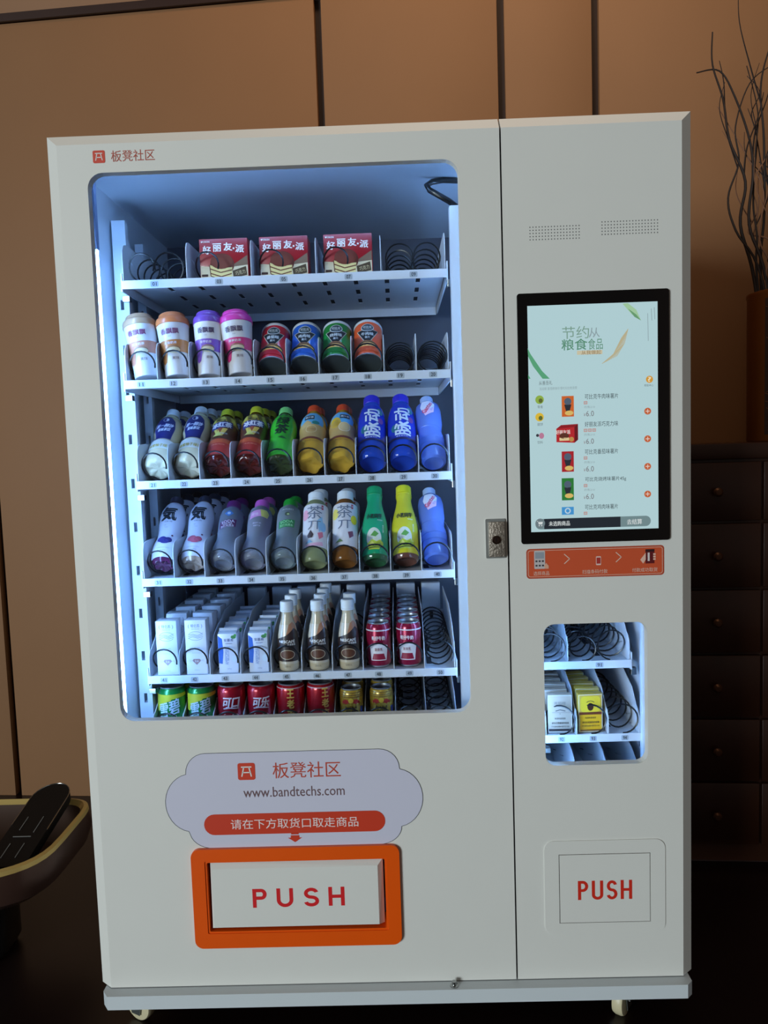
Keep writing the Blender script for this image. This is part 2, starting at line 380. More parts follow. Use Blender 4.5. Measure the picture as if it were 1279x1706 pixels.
# ------------------------------------------------------------------ vending machine
VM = empty('vending_machine', (0.635, .4, 0)); tag(VM, 'large white vending machine with lit glass front and touchscreen standing on castors', 'vending machine')
def vb(g, name, par=None, **k):           # build a machine part given in world coordinates
    o = g.build(name, par or VM, **k)
    base = Vector((0.635, .4, 0)) if (par is None or par is VM) else Vector((0, 0, 0))
    o.location = -base; return o
F = -.02                                   # door front plane
WX0, WX1, WZ0, WZ1 = .083, .812, .703, 1.810
win = rrect(WX0, WX1, WZ0, WZ1, .03)
chute = rrect(.244, .624, .240, .398, .004, 2)
win2 = rrect(.963, 1.174, .584, .882, .022)
def door(name, x0, x1, bl, br, holes, z0=.118, z1=1.889):
    il, ir = (.026 if bl else 0), (.024 if br else 0)
    g = G(); inner = [(x0+il, z0), (x1-ir, z0), (x1-ir, z1-.024), (x0+il, z1-.024)]
    g.prism(inner, F, F+.02, WHITE, holes=holes)
    O = [(x0, z0), (x1, z0), (x1, z1), (x0, z1)]
    vs = [(a, F, b) for a, b in inner]+[(a, 0, b) for a, b in O]+[(a, .04, b) for a, b in O]
    fs = [(i, (i+1) % 4, (i+1) % 4+4, i+4) for i in range(1, 4)]+[(i+4, (i+1) % 4+4, (i+1) % 4+8, i+8) for i in range(4)]
    fs += [(0, 1, 5, 4)]
    g.add(vs, fs, WHITE)
    return vb(g, name, smooth=False)
MD = door('main_door', 0, .8932, True, False, [win, chute])
SD = door('side_door', .8962, 1.27, False, True, [win2])
# cabinet body
g = G()
g.box(.004, .05, .042, .82, .12, 1.886, WHITE); g.box(1.22, 1.266, .042, .82, .12, 1.886, WHITE)
g.box(.05, 1.22, .042, .82, 1.835, 1.886, WHITE); g.box(.05, 1.22, .78, .82, .12, 1.835, WHITE); g.box(.05, 1.22, .042, .78, .12, .16, WHITE)
vb(g, 'cabinet', smooth=False)
# liner of the goods compartment
g = G(); g.box(.05, .052, .02, .78, .3, 1.835, INNER); g.box(.052, .88, .02, .78, 1.830, 1.835, INNER)
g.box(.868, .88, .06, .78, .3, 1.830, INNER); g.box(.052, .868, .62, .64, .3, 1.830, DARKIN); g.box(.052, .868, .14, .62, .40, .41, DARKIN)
vb(g, 'goods_compartment', smooth=False)
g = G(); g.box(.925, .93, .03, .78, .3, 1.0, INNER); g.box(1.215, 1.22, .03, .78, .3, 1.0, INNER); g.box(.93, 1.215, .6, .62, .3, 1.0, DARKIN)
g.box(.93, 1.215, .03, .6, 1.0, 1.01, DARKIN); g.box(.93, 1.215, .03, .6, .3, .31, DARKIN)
vb(g, 'side_compartment', smooth=False)
# panes
p = vb(G().prism(rrect(WX0-.004, WX1+.004, WZ0-.004, WZ1+.004, .03), F+.021, F+.025, GLASS), 'window_pane', MD, smooth=False)
p = vb(G().prism(rrect(.959, 1.178, .580, .886, .022), F+.021, F+.025, GLASS), 'window_pane', SD, smooth=False)
# LED strips (left, seen; right and side ones behind the door frame)
def led(x0, x1, y, z0, z1, par):
    vb(G().box(x0, x1, y, y+.008, z0, z1, LEDM), 'light_strip', par, smooth=False)
led(.058, .0735, .034, .69, 1.678, MD); led(.858, .866, .094, .69, 1.74, MD); led(.9455, .959, .024, .42, .95, SD)

vb(G().box(.0625, .0745, .032, .046, 1.678, 1.815, mat('strip_housing', (120, 135, 170), rough=.4)).box(.064, .072, .030, .032, 1.672, 1.69, CHROME), 'light_housing', MD, smooth=False)
vb(G().box(.10, .80, .0065, .0125, 1.823, 1.829, mat('led_top_strip', (140, 190, 255), emit=30)), 'light_strip', MD, smooth=False)
# posts with slots that hold the trays
def post(x0, x1, y, z0, z1):
    g = G(); hs = [[(x0+(x1-x0)*.35, z), (x0+(x1-x0)*.6, z), (x0+(x1-x0)*.6, z+.022), (x0+(x1-x0)*.35, z+.022)] for z in [z0+.06+.1*i for i in range(int((z1-z0-.08)/.1))]]
    g.prism([(x0, z0), (x1, z0), (x1, z1), (x0, z1)], y, y+.02, INNER, holes=hs)
    return vb(g, 'mounting_post', smooth=False)
post(.058, .088, .17, .42, 1.775); post(.062, .082, .31, .42, 1.76)
vb(G().box(.800, .842, .085, .105, .42, 1.755, INNER, bev=.004), 'mounting_post'); vb(G().box(1.196, 1.214, .085, .105, .32, .98, INNER, bev=.003), 'mounting_post')
# cable at top right
pts = [(.868-.02, .20, 1.80)]
c0 = at(738, 318, .12)
pts = [tuple(at(x, y, Y_)) for x, y, Y_ in ((790, 300, .16), (765, 301, .15), (738, 300, .14), (720, 303, .135), (711, 309, .13), (716, 317, .125), (732, 326, .12), (748, 335, .12), (764, 347, .125), (785, 362, .13))]
vb(G().tube(pts, .0062, BLACK, seg=10), 'cable')

# trays ------------------------------------------------------------
SLOT_SHADE = mat('slot_shade_dark', (20, 24, 36), rough=.7)
def divider_mesh(h0, h1, dep, step=.06, lean=.05):
    "side profile: rounded front corner, optional rise towards the back"
    pts = [(0, 0), (dep, 0), (dep, h1), (step+lean, h1)]
    pts += [(step*.55, h0+(h1-h0)*.5), (.022, h0), (.010, h0-.004), (.002, h0-.016), (0, h0-.03)]
    return pts
def coil(g, cx, cz, y0, r, pitch, turns, a0=-15, wire=.0019, hand=1):
    n = int(turns*22); pts = []
    for i in range(n+1):
        a = radians(a0)+hand*2*pi*i/22; t = i/22; yy = .010*t if t < .36 else .0036+(t-.36)*pitch*1.3; pts.append((cx+r*cos(a), y0-.002+min(yy, max(pitch*t, .0036)), cz+r*sin(a)))
    return g.tube(pts, wire, COILM, seg=5)
def tray(Y, zf, slots, tags, x0=.093, pitch=.07, dep=.42, h0=.085, h1=.087, coils=None, lip=.019, flip=False, step=.06, motors=False, edge=True, tag_size=1.):
    "slots: list of slot widths in pitches; returns the tray part"
    W = sum(slots)*pitch; x1 = x0+W
    n = int(round(W/pitch)); holes = []
    for i in range(1, n):
        hx = x0+pitch*i+.012 if i < n else x1
        for (a, b) in ((.05, .105), (.16, .215), (.27, .325)): holes.append([(hx-.005, Y+a), (hx+.005, Y+a), (hx+.005, Y+b), (hx-.005, Y+b)])
    g = G(); g.prism([(x0, Y), (x1, Y), (x1, Y+dep), (x0, Y+dep)], zf-.0015, zf, LIPM, axis='z', holes=holes)
    g.box(x0-.003, x1+.003, Y-.0025, Y, zf-lip+.004, zf+.0035, LIPM, bev=.001)
    g.box(x0, x1, Y+dep, Y+dep+.002, zf-.022, zf+.05, LIPM)
    if edge:
        for sx in (x0-.004, x1+.001): g.box(sx, sx+.003, Y, Y+dep, zf-.02, zf+.02, LIPM)
        g.box(x1+.003, x1+.016, Y+.004, Y+.02, zf-.034, zf-.018, CHROME, bev=.001); g.box(x0-.004, x0+.012, Y+.004, Y+.02, zf-.04, zf-.028, CHROME, bev=.001)
    for h_ in holes: g.box(h_[0][0]-.001, h_[1][0]+.001, h_[0][1]-.001, h_[2][1]+.001, zf+.0002, zf+.0008, SLOT_SHADE)  # dark plates over the slots stand in for the unlit space beyond
    t = vb(g, 'tray', smooth=False)
    prof = divider_mesh(h0, h1, dep, step)
    xs = [x0]
    for s_ in slots: xs.append(xs[-1]+s_*pitch)
    hl = [[(.05+k*.09, h0-.03), (.056+k*.09, h0-.03), (.10+k*.09, h0-.045), (.094+k*.09, h0-.045)] for k in range(3)] + [[(.05+k*.09, h0-.052), (.056+k*.09, h0-.052), (.10+k*.09, h0-.067), (.094+k*.09, h0-.067)] for k in range(3)]
    proto = None
    for i, x in enumerate(xs):
        if proto is None:
            proto = G().prism(prof, -.0007, .0007, LIPM, axis='x', holes=hl).build('divider', t, smooth=False); o = proto
        else: o = proto.copy(); COL.objects.link(o)
        o.location = (x+(.0015 if i == 0 else (-.0015 if i == len(slots) else 0)), Y+.001, zf)
    for i in range(len(slots)):
        cx = (xs[i]+xs[i+1])/2
        if tags[i]:
            d = D().poly(rrect(cx-.0085*tag_size, cx+.0085*tag_size, zf-.0120, zf-.0005, .002, 3), ink(168, 176, 184), 1).text(tags[i], cx, zf-.0062, .0090*tag_size, .0078, ink(24, 28, 40), 2, bold=.012)
            d.to(G(), flat(Y-.0026)).build('number_tag', t, smooth=False, fix=False)
        spec = coils[i] if coils else None
        if spec:
            g = G()
            for c in spec:      # (dx, r, pitch, turns, a0, hand)
                dx, r, pt, tn, a0 = c[:5]; hd = c[5] if len(c) > 5 else 1
                coil(g, cx+dx, zf+r+.003, Y+.004, r, pt, tn, a0, hand=hd, wire=c[6] if len(c) > 6 else .0019)
            g.build('spiral', t)
    if motors:
        for i in range(len(slots)):
            cx = (xs[i]+xs[i+1])/2
            G().box(cx-.026, cx+.026, Y+dep+.003, Y+dep+.03, zf+.05, zf+.125, LIPM, bev=.002).box(cx-.004, cx+.004, Y+dep-.02, Y+dep+.004, zf+.03, zf+.045, COILM).build('motor_box', t)
    return t
Z1, Z2, Z3, Z4, Z5, Z6 = 1.629, 1.413, 1.1935, .973, .748, .598
def E2(): return [(-.03, .029, .045, 7.5, -20), (.03, .029, .045, 7.5, 200, -1)]
tray(.12, Z1, [2]*5, ['01', '03', '05', '07', '09'], coils=[E2(), [(-.028, .028, .1, 3.5, -20)], [(-.028, .028, .1, 3.5, -20)], [(-.028, .028, .1, 3.5, -20)], E2()], h0=.085, h1=.087)
tray(.10, Z2, [1]*10, [str(i) for i in range(11, 21)], coils=[[(0, .031, .09, 4, -10)]]*8+[[(0, .031, .038, 9, -30)]]*2)
tray(.14, Z3, [1]*10, [str(i) for i in range(21, 31)], coils=[[(0, .031, .1, 3.5, -10)]]*10)
tray(.14, Z4, [1]*10, [str(i) for i in range(31, 41)], coils=[[(0, .031, .1, 3.5, -10)]]*10)
tray(.14, Z5, [1]*10, [str(i) for i in range(41, 51)], coils=[[(0, .030, .078, 5, -10)]]*9+[[(0, .031, .045, 8.5, -30)]], h0=.062, h1=.115, step=.12, motors=True)
tray(.14, Z6, [1]*10, ['']*10, coils=[[(0, .030, .078, 4.5, -10)]]*8+[[(0, .031, .05, 7.5, -30)]]*2, h0=.062, h1=.1, step=.1)
# side trays
SXA = 1.187
tray(.14, .755, [1.03, 2], ['', '91'], x0=SXA-3.03*.07, coils=[[(0, .031, .04, 8, -95)], [(-.033, .027, .04, 8, -100), (.031, .033, .04, 8, 260, -1)]], h0=.062, h1=.13, step=.10, edge=True)
SXB = 1.196
ZB = .600
tray(.10, ZB, [1, 1, 1], ['92', '93', '94'], x0=SXB-.21, coils=[[(0, .031, .04, 6, -95, 1, .0019)]]*2+[[(0, .031, .04, 7, -95, 1, .0019)]], h0=.058, h1=.125, step=.10, tag_size=.9)
tray(.10, .44, [1, 1, 1], ['', '', ''], x0=SXB-.21, coils=None, h0=.085, h1=.125, step=.10)

# things on the door front ------------------------------------------
def q(x, y, Y=F): p_ = at(x, y, Y); return (p_.x, p_.z)
RED = ink(206, 62, 36); TXR = ink(176, 76, 58)
def logo(cx, cz, s, d, L=2):
    d.poly(rrect(cx-s/2, cx+s/2, cz-s/2, cz+s/2, s*.13), RED, L)
    wt = ink(226, 226, 222); k = s/2
    d.rect(cx-.6*k, cx+.6*k, cz+.46*k, cz+.6*k, wt, L+1); d.rect(cx-.42*k, cx+.42*k, cz-.18*k, cz-.05*k, wt, L+1)
    d.line([(cx-.3*k, cz+.5*k), (cx-.55*k, cz-.6*k)], .14*k, wt, L+1); d.line([(cx+.3*k, cz+.5*k), (cx+.55*k, cz-.6*k)], .14*k, wt, L+1)
    return d
d = D(); logo(.109, 1.8405, .024, d); d.text('板凳社区', .176, 1.8405, .086, .0215, TXR, 2)
vb(d.to(G(), flat(F)), 'logo_sticker', MD, smooth=False, fix=False)
# cloud sign
cl = []
def arc(cx, cz, rx, rz, a0, a1, n=9): cl.extend(ell(cx, cz, rx, rz, n, a0, a1) if a1 > a0 else list(reversed(ell(cx, cz, rx, rz, n, a1, a0))))
cx0 = .4355
cl += [(x, z) for x, z in ell(.617, .588, .042, .042, 8, 0, 90)]
cl += [(x, z) for x, z in ell(.254, .588, .042, .042, 8, 90, 180)]
cl += [(x, z) for x, z in ell(.222, .524, .056, .063, 16, 100, 260)]
cl += [(x, z) for x, z in ell(.262, .462, .048, .038, 8, 190, 270)]
cl += [(x, z) for x, z in ell(.612, .462, .048, .038, 8, 270, 350)]
cl += [(x, z) for x, z in ell(.650, .524, .056, .063, 16, -80, 80)]
CS = vb(G().prism(cl, F-.0006, F, ink(206, 206, 224)), 'cloud_sign', MD, smooth=False)
d = D().line(cl+cl[:1], .0011, ink(84, 88, 94), 1)
a = q(411, 1285); logo(a[0], a[1], .0365, d); a = q(511, 1282); d.text('板凳社区', a[0], a[1], .142, .034, ink(190, 72, 50), 2)
a = q(490, 1318); d.text('www.bandtechs.com', a[0], a[1], .212, .0215, ink(110, 84, 88), 2)
a = q(491, 1370.5); d.poly(rrect(a[0]-.1905, a[0]+.1905, a[1]-.0225, a[1]+.0225, .0222), ink(202, 58, 30), 2)
d.text('请在下方取货口取走商品', a[0], a[1], .268, .0215, ink(240, 220, 218), 3, bold=.004)
a = q(492, 1395); d.rect(a[0]-.008, a[0]+.008, a[1]+.007, a[1]+.010, ink(202, 58, 30), 2); d.poly([(a[0]-.009, a[1]+.005), (a[0]+.009, a[1]+.005), (a[0]+.009, a[1]), (a[0]+.015, a[1]), (a[0], a[1]-.010), (a[0]-.015, a[1]), (a[0]-.009, a[1])][::-1], ink(202, 58, 30), 2)
d.to(G(), flat(F-.0006)).build('printed_lettering', MD, smooth=False, fix=False).location = (0, 0, 0)
# orange chute frame and flap
g = G(); g.prism(rrect(.2145, .653, .2065, .425, .018), F-.008, F, ORANGE, holes=[rrect(.243, .6255, .239, .399, .003, 2)])
g.prism(rrect(.2425, .626, .2385, .3995, .004, 2), F-.006, F+.05, ORANGE, holes=[rrect(.247, .6215, .243, .395, .003, 2)])
vb(g, 'chute_frame', smooth=False)
g = G(); x0, x1, z0, z1 = .2525, .6175, .2485, .3915; yb, yf = F+.03, F-.006
gb = .011; vs = [(x0, yb, z0), (x1, yb, z0), (x1, yb, z1), (x0, yb, z1), (x0+.004, yf, z0+.003), (x1-gb, yf, z0+.003), (x1-gb, yf, z1-gb), (x0+.004, yf, z1-gb), (x0, yf+.004, z0), (x1, yf+.012, z0), (x1, yf+.010, z1), (x0, yf+.008, z1)]
g.add(vs, [(0, 1, 2, 3), (4, 7, 6, 5), (4, 5, 9, 8), (5, 6, 10, 9), (6, 7, 11, 10), (7, 4, 8, 11), (8, 9, 1, 0), (9, 10, 2, 1), (10, 11, 3, 2), (11, 8, 0, 3)], WHITE)
PF = vb(g, 'push_flap', smooth=False)
PR = ink(212, 28, 34)
def letter(d, ch, cx, cz, w_, h_, t, m):
    x0, x1, z0, z1 = cx-w_/2, cx+w_/2, cz-h_/2, cz+h_/2
    def bow(cx_, cz_, rx, rz, a0, a1):
        k = 12; A = [radians(a0+(a1-a0)*i/k) for i in range(k+1)]
        vs = [(cx_+rx*cos(a), cz_+rz*sin(a)) for a in A]+[(cx_+(rx-t)*cos(a), cz_+(rz-t*.92)*sin(a)) for a in A]
        d.items.append((vs, [(i, i+1, i+k+2, i+k+1) for i in range(k)], m, 1))
    if ch == 'H': d.rect(x0, x0+t, z0, z1, m).rect(x1-t, x1, z0, z1, m).rect(x0+t, x1-t, cz-t*.45, cz+t*.45, m)
    elif ch == 'U': d.rect(x0, x0+t, z0+w_*.45, z1, m).rect(x1-t, x1, z0+w_*.45, z1, m); bow(cx, z0+w_*.45, w_/2, w_*.45, 180, 360)
    elif ch == 'P':
        rz = h_*.29; xb = x1-rz*.95; d.rect(x0, x0+t, z0, z1, m).rect(x0+t, xb, z1-t*.92, z1, m).rect(x0+t, xb, z1-2*rz, z1-2*rz+t*.92, m); bow(xb, z1-rz, rz*.95, rz, -90, 90)
    else:
        ru = (h_+t*.92)/4; bow(cx, z1-ru, w_/2*.95, ru, 15, 270); bow(cx, z0+ru, w_/2, ru, -165, 90)
d = D()
for ch, px, py, ww in (('P', 433, 1496.5, .0300), ('U', 475, 1495.5, .0350), ('S', 519, 1494.5, .0325), ('H', 561, 1493, .0340)):
    b = q(px, py, F-.006); letter(d, ch, b[0], b[1], ww, .0415, .0080, PR)
d.to(G(), flat(yf)).build('push_lettering', PF, smooth=False, fix=False)
g = G().box(.2, .67, .03, .03+.2, .16, .44, DARKIN)   # chute well behind the flap
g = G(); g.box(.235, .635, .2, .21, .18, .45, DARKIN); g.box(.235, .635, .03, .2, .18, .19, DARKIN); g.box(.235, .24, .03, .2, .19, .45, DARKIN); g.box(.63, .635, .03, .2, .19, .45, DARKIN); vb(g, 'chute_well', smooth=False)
# side door small frame + flap
g = G(); g.prism(rrect(.956, 1.208, .2175, .4215, .020), F-.0022, F+.001, WHITE, holes=[[(.9862, .2415), (1.1772, .2415), (1.1772, .3925), (.9862, .3925)]])
vb(g, 'flap_frame', SD)
vb(G().box(.9862, 1.1772, F-.0003, F, .2415, .3925, JOINT), 'shadow_gap', SD, smooth=False)
PF2 = vb(G().box(.9878, 1.1756, F-.0024, F-.0004, .2428, .3912, WHITE), 'push_flap', smooth=False)
d = D()
for ch, px, py, ww in (('P', 971, 1482.3, .0215), ('U', 995, 1481.8, .0238), ('S', 1019, 1481.3, .0228), ('H', 1043, 1480.6, .0240)):
    b = q(px, py); letter(d, ch, b[0], b[1], ww, .0418, .0066, ink(208, 44, 26))
d.to(G(), flat(F-.0025)).build('push_lettering', PF2, smooth=False, fix=False)
# lock
g = G().prism(rrect(.849, .8885, 1.0225, 1.1025, .002, 2), F-.004, F, mat('lock_plate', (176, 180, 178), rough=.3, metal=.7)); LK = vb(g, 'lock', smooth=False)
g = G().box(.8545, .8865, F-.013, F-.003, 1.026, 1.097, mat('lock_pitted_metal', (150, 140, 128), rough=.45, metal=.6, noise=.7, nscale=220, bump=1., bscale=260), bev=.002); g.build('lock_body', LK)
g = G(); g.lathe([(.0085, 0), (.0085, .004), (.007, .005), (.006, .003), (0, .003)], mat('dark_bronze', (58, 40, 32), rough=.35, metal=.7), seg=20, axis='y'); g.v = [(x+.8685, F-.0128-y, z+1.061) for x, y, z in g.v]
g.box(.8678, .8692, F-.0166, F-.0158, 1.0575, 1.0645, BLACK); g.build('keyhole', LK)
# speaker grille : two fields of tiny holes
for (xa, ya, n) in ((883, 384, 17), (1003, 375, 19)):
    g = G(); a = q(xa, ya)
    for i in range(n):
        for j in range(5):
            g.prism(ell(a[0]+i*.0060, a[1]+.006-j*.0060, .0013, .0013, 6), F-.0002, F+.0002, ink(104, 106, 104))
    tag(vb(g, 'speaker_holes', SD, smooth=False), kind='stuff')
# instruction banner
a = q(992, 936); BX, BZ = 1.0695, 1.0075
BN = vb(G().prism(rrect(.9305, 1.2085, .9775, 1.0385, .007), F-.0006, F, ink(176, 74, 50)), 'instruction_banner', SD, smooth=False)
d = D().poly(rrect(.9325, 1.2065, .9795, 1.0365, .006), ink(206, 84, 46), 1)
pal = ink(226, 196, 178); r1 = rrect(.9338, 1.2052, .9808, 1.0352, .005); r2 = rrect(.9346, 1.2044, .9816, 1.0344, .0045)
n_ = len(r1); d.items.append((r1+r2, [(i, (i+1) % n_, (i+1) % n_+n_, i+n_) for i in range(n_)], pal, 2))
def bp(x, y): return q(x, y)
a = bp(899, 933); gry = ink(196, 190, 190)
d.poly(rrect(a[0]-.011, a[0]+.011, a[1]-.018, a[1]+.019, .002), gry, 2); d.rect(a[0]-.009, a[0]+.009, a[1]+.003, a[1]+.016, ink(150, 158, 168), 3)
for i in range(3):
    for j in range(2): d.rect(a[0]-.0085+i*.0065, a[0]-.0045+i*.0065, a[1]-.004-j*.009, a[1]-.0005-j*.009, ink(60, 58, 66), 3)
d.poly([(a[0]+.009, a[1]-.012), (a[0]+.013, a[1]-.006), (a[0]+.018, a[1]-.012), (a[0]+.018, a[1]-.018), (a[0]+.011, a[1]-.018)][::-1], ink(222, 168, 140), 3)
for px in (944, 1030):
    b = bp(px, 931 if px == 944 else 928); d.line([(b[0]-.005, b[1]+.010), (b[0]+.006, b[1]), (b[0]-.005, b[1]-.010)], .0017, pal, 2)
b = bp(997, 934)
d.poly(rrect(b[0]-.005, b[0]+.005, b[1]-.009, b[1]+.009, .0015), ink(230, 200, 190), 2).rect(b[0]-.004, b[0]+.004, b[1]-.006, b[1]+.0065, ink(176, 52, 44), 3)
b = bp(1082, 927); d.rect(b[0]-.0085, b[0]+.0095, b[1]-.014, b[1]+.014, ink(96, 16, 22), 3).rect(b[0]-.0085, b[0]+.0095, b[1]+.010, b[1]+.015, ink(50, 16, 20), 4).rect(b[0]-.004, b[0], b[1]-.009, b[1]+.008, ink(220, 210, 208), 4)
d.poly([(b[0]-.019, b[1]-.006), (b[0]-.013, b[1]-.014), (b[0]-.008, b[1]-.006), (b[0]-.008, b[1]+.008)], ink(232, 188, 168), 4)
for j in range(3): d.rect(b[0]+.007, b[0]+.012, b[1]-.007+j*.005, b[1]-.0035+j*.005, ink(232, 188, 168), 5)
for s_, px, py, ww in (('选择商品', 902, 955, .032), ('扫描条码付款', 991, 952, .051), ('付款成功取货', 1074, 949, .051)):
    b = bp(px, py); d.text(s_, b[0], b[1], ww, .0085, pal, 3)
d.to(G(), flat(F-.0006)).build('printed_lettering', SD, smooth=False, fix=False)
# touchscreen
SX0, SX1, SZ0, SZ1 = .9205, 1.2185, 1.0495, 1.5460
TS = vb(G().prism(rrect(SX0, SX1, SZ0, SZ1, .005, 3), F-.006, F, mat('black_bezel_glass', (6, 5, 6), rough=.12)), 'touchscreen')
S0, S1, T0, T1 = .9405, 1.1955, 1.0735, 1.5215
PY = F-.006
G().box(S0, S1, PY-.0003, PY, T0, T1, glow(176, 207, 212, .95)).build('display', TS, smooth=False)
def sp(x, y): return q(x, y, PY)
d = D()
gr1, gr2, dk, md, lt = glow(92, 172, 128), glow(170, 214, 170), glow(54, 66, 72), glow(104, 118, 124), glow(150, 172, 178)
d.poly([sp(879, 580), sp(884, 590), sp(903, 618), sp(916, 631), sp(904, 631), sp(888, 610), sp(880, 594)][::-1], gr1).poly([sp(880, 624), sp(884, 631), sp(880, 631)], gr1)
d.poly([sp(1037, 506), sp(1046, 505), sp(1060, 516), sp(1068, 534), sp(1053, 524)][::-1], gr2).poly([sp(1046, 514), sp(1060, 524), sp(1068, 534), sp(1057, 528)], glow(110, 166, 120), 2)
def st(s_, x, y, wpx, hpx, m, **k):
    b = sp(x, y); sc = .991e-3*1.213; d.text(s_, b[0], b[1], wpx*sc, hpx*sc, m, 2, **k)
st('节约', 959, 554, 44, 20, glow(128, 166, 150)); st('从', 990, 554, 18, 16, lt)
st('粮食', 957, 574, 42, 18, glow(92, 150, 122), bold=.01); st('食品', 992, 573, 24, 18, glow(96, 150, 122))
b = sp(985, 587); d.rect(b[0]-.028, b[0]+.022, b[1]-.004, b[1]+.004, glow(214, 206, 176), 1); st('从我做起', 985, 587, 32, 7, glow(150, 120, 80))
for k in range(9):
    a0 = sp(1003+k*3, 606-k*1.5); a1 = sp(1022+k*2.3, 590-k*2.3); a2 = sp(1036+k*1.3, 562-k*1.8); d.line([a0, a1, a2], .0011, glow(196, 186, 150), 1)
st('从善吾礼', 909, 638, 22, 7, md); st('活动期 爱惜粮食珍惜时光杜绝浪费', 930, 647, 62, 5, lt)
b = sp(1082, 632); d.disc(b[0], b[1], .0070, .0070, glow(222, 160, 56), 2); st('?', 1082, 632, 5, 8, glow(250, 236, 200), bold=.03); st('帮助中心', 1081, 642, 15, 4, md)
for y_, c_, t_ in ((666, (150, 186, 74), '零食'), (695, (232, 196, 60), '甜饼'), (727, (200, 140, 160), '饮料')):
    b = sp(899, y_); 
    if y_ < 720: d.disc(b[0], b[1], .0085, .0085, glow(*c_), 2); d.disc(b[0]+.002, b[1]-.002, .004, .0045, glow(96, 110, 50), 3)
    else: d.disc(b[0]+.004, b[1]+.001, .005, .006, glow(196, 130, 160), 2); d.disc(b[0]-.004, b[1]+.002, .003, .003, glow(60, 60, 70), 2)
    st(t_, 900, y_+12 if y_ < 720 else 737, 9, 5, md)
def flush(D_, name, Y_=None, par=None, lay=.0001):
    return D_.to(G(), flat(PY-.0003 if Y_ is None else Y_), lay=lay).build(name, par or TS, smooth=False, fix=False)
def chip_icon(x, y, c, hh=34):
    d = D(); b = sp(x, y); s_ = .0012; 
    d.rect(b[0]-10*s_, b[0]+10*s_, b[1]-hh/2*s_, b[1]+hh/2*s_, glow(*c), 2)
    if hh > 20:
        d.disc(b[0], b[1]+8*s_, 6*s_, 6*s_, glow(84, 100, 120), 3); d.poly([(b[0]-6*s_, b[1]+3*s_), (b[0]-3*s_, b[1]-8*s_), (b[0]+3*s_, b[1]-8*s_), (b[0]+6*s_, b[1]+3*s_)], glow(40, 44, 54), 3)
        d.disc(b[0]+2*s_, b[1]-11*s_, 7*s_, 4*s_, glow(230, 196, 110), 4)
    else: d.ring(b[0], b[1], 5*s_, 5*s_, 2*s_, glow(200, 224, 240), 3)
    flush(d, 'product_picture')
chip_icon(946, 677, (214, 104, 44)); chip_icon(946, 769, (176, 34, 44)); chip_icon(946, 815, (44, 128, 56), 37); chip_icon(946, 851, (70, 156, 220), 13)
b = sp(945, 722); s_ = .0012; dmain = d; d = D()
d.poly([(b[0]-18*s_, b[1]-14*s_), (b[0]+12*s_, b[1]-16*s_), (b[0]+12*s_, b[1]+10*s_), (b[0]-18*s_, b[1]+8*s_)], glow(190, 36, 44), 2)
d.poly([(b[0]-18*s_, b[1]+8*s_), (b[0]+12*s_, b[1]+10*s_), (b[0]+18*s_, b[1]+15*s_), (b[0]-10*s_, b[1]+14*s_)], glow(150, 24, 34), 2)
d.poly([(b[0]+12*s_, b[1]-16*s_), (b[0]+18*s_, b[1]-11*s_), (b[0]+18*s_, b[1]+15*s_), (b[0]+12*s_, b[1]+10*s_)], glow(110, 16, 26), 2)
d.disc(b[0]-5*s_, b[1]-4*s_, 8*s_, 5*s_, glow(96, 50, 34), 3).rect(b[0]-13*s_, b[0]+3*s_, b[1]-12*s_, b[1]-7*s_, glow(236, 214, 160), 3).disc(b[0]+7*s_, b[1]-10*s_, 4*s_, 4*s_, glow(200, 150, 80), 4)
st('好丽友派', 938, 720, 24, 7, glow(240, 226, 220), bold=.02); flush(d, 'product_picture'); d = dmain
for nm, y0_ in (('可比克牛肉味薯片', 660), ('好丽友派巧克力味', 706), ('可比克番茄味薯片', 752), ('可比克烧烤味薯片45g', 798), ('可比克鸡肉味薯片', 844)):
    st(nm, 1002 if '45g' not in nm else 1009, y0_, 55 if '45g' not in nm else 68, 8.5, dk)
    b = sp(976, y0_+11)
    for k in range(3 if '好' in nm else 1):
        d.rect(b[0]-.004+k*.0085, b[0]+.003+k*.0085, b[1]-.003, b[1]+.003, glow(206, 140, 132), 2); d.rect(b[0]-.003+k*.0085, b[0]+.002+k*.0085, b[1]-.0018, b[1]+.0018, glow(186, 196, 198), 3)
    if y0_ < 840:
        st('月售210', 982, y0_+18, 18, 4, lt); st('¥', 974, y0_+31, 3, 5, glow(150, 140, 144)); st('6.0', 983, y0_+29, 13, 9, glow(126, 122, 128))
        b = sp(1079, y0_+25); flush(D().disc(b[0], b[1], .0068, .0068, glow(206, 104, 62), 2).rect(b[0]-.004, b[0]+.004, b[1]-.0007, b[1]+.0007, glow(240, 220, 210), 3).rect(b[0]-.0007, b[0]+.0007, b[1]-.004, b[1]+.004, glow(240, 220, 210), 3), 'add_button')
b = sp(988, 870); flush(d, 'display_lettering'); d = D()
d.poly(rrect(b[0]-.1155, b[0]+.1155, b[1]-.0112, b[1]+.0098, .0102), glow(120, 146, 150), 2); d.rect(b[0]-.098, b[0]+.055, b[1]-.0112, b[1]+.0098, glow(30, 38, 48), 3)
b2 = sp(900, 872); d.disc(b2[0], b2[1], .0098, .0098, glow(116, 134, 140), 4)
wt = glow(226, 234, 234)
d.poly([(b2[0]-.004, b2[1]+.003), (b2[0]-.003, b2[1]-.002), (b2[0]+.004, b2[1]-.002), (b2[0]+.0055, b2[1]+.003)], wt, 5).disc(b2[0]-.002, b2[1]-.0045, .0012, .0012, wt, 5).disc(b2[0]+.003, b2[1]-.0045, .0012, .0012, wt, 5).line([(b2[0]-.0065, b2[1]+.005), (b2[0]-.0045, b2[1]+.004)], .001, wt, 5)
d2 = d
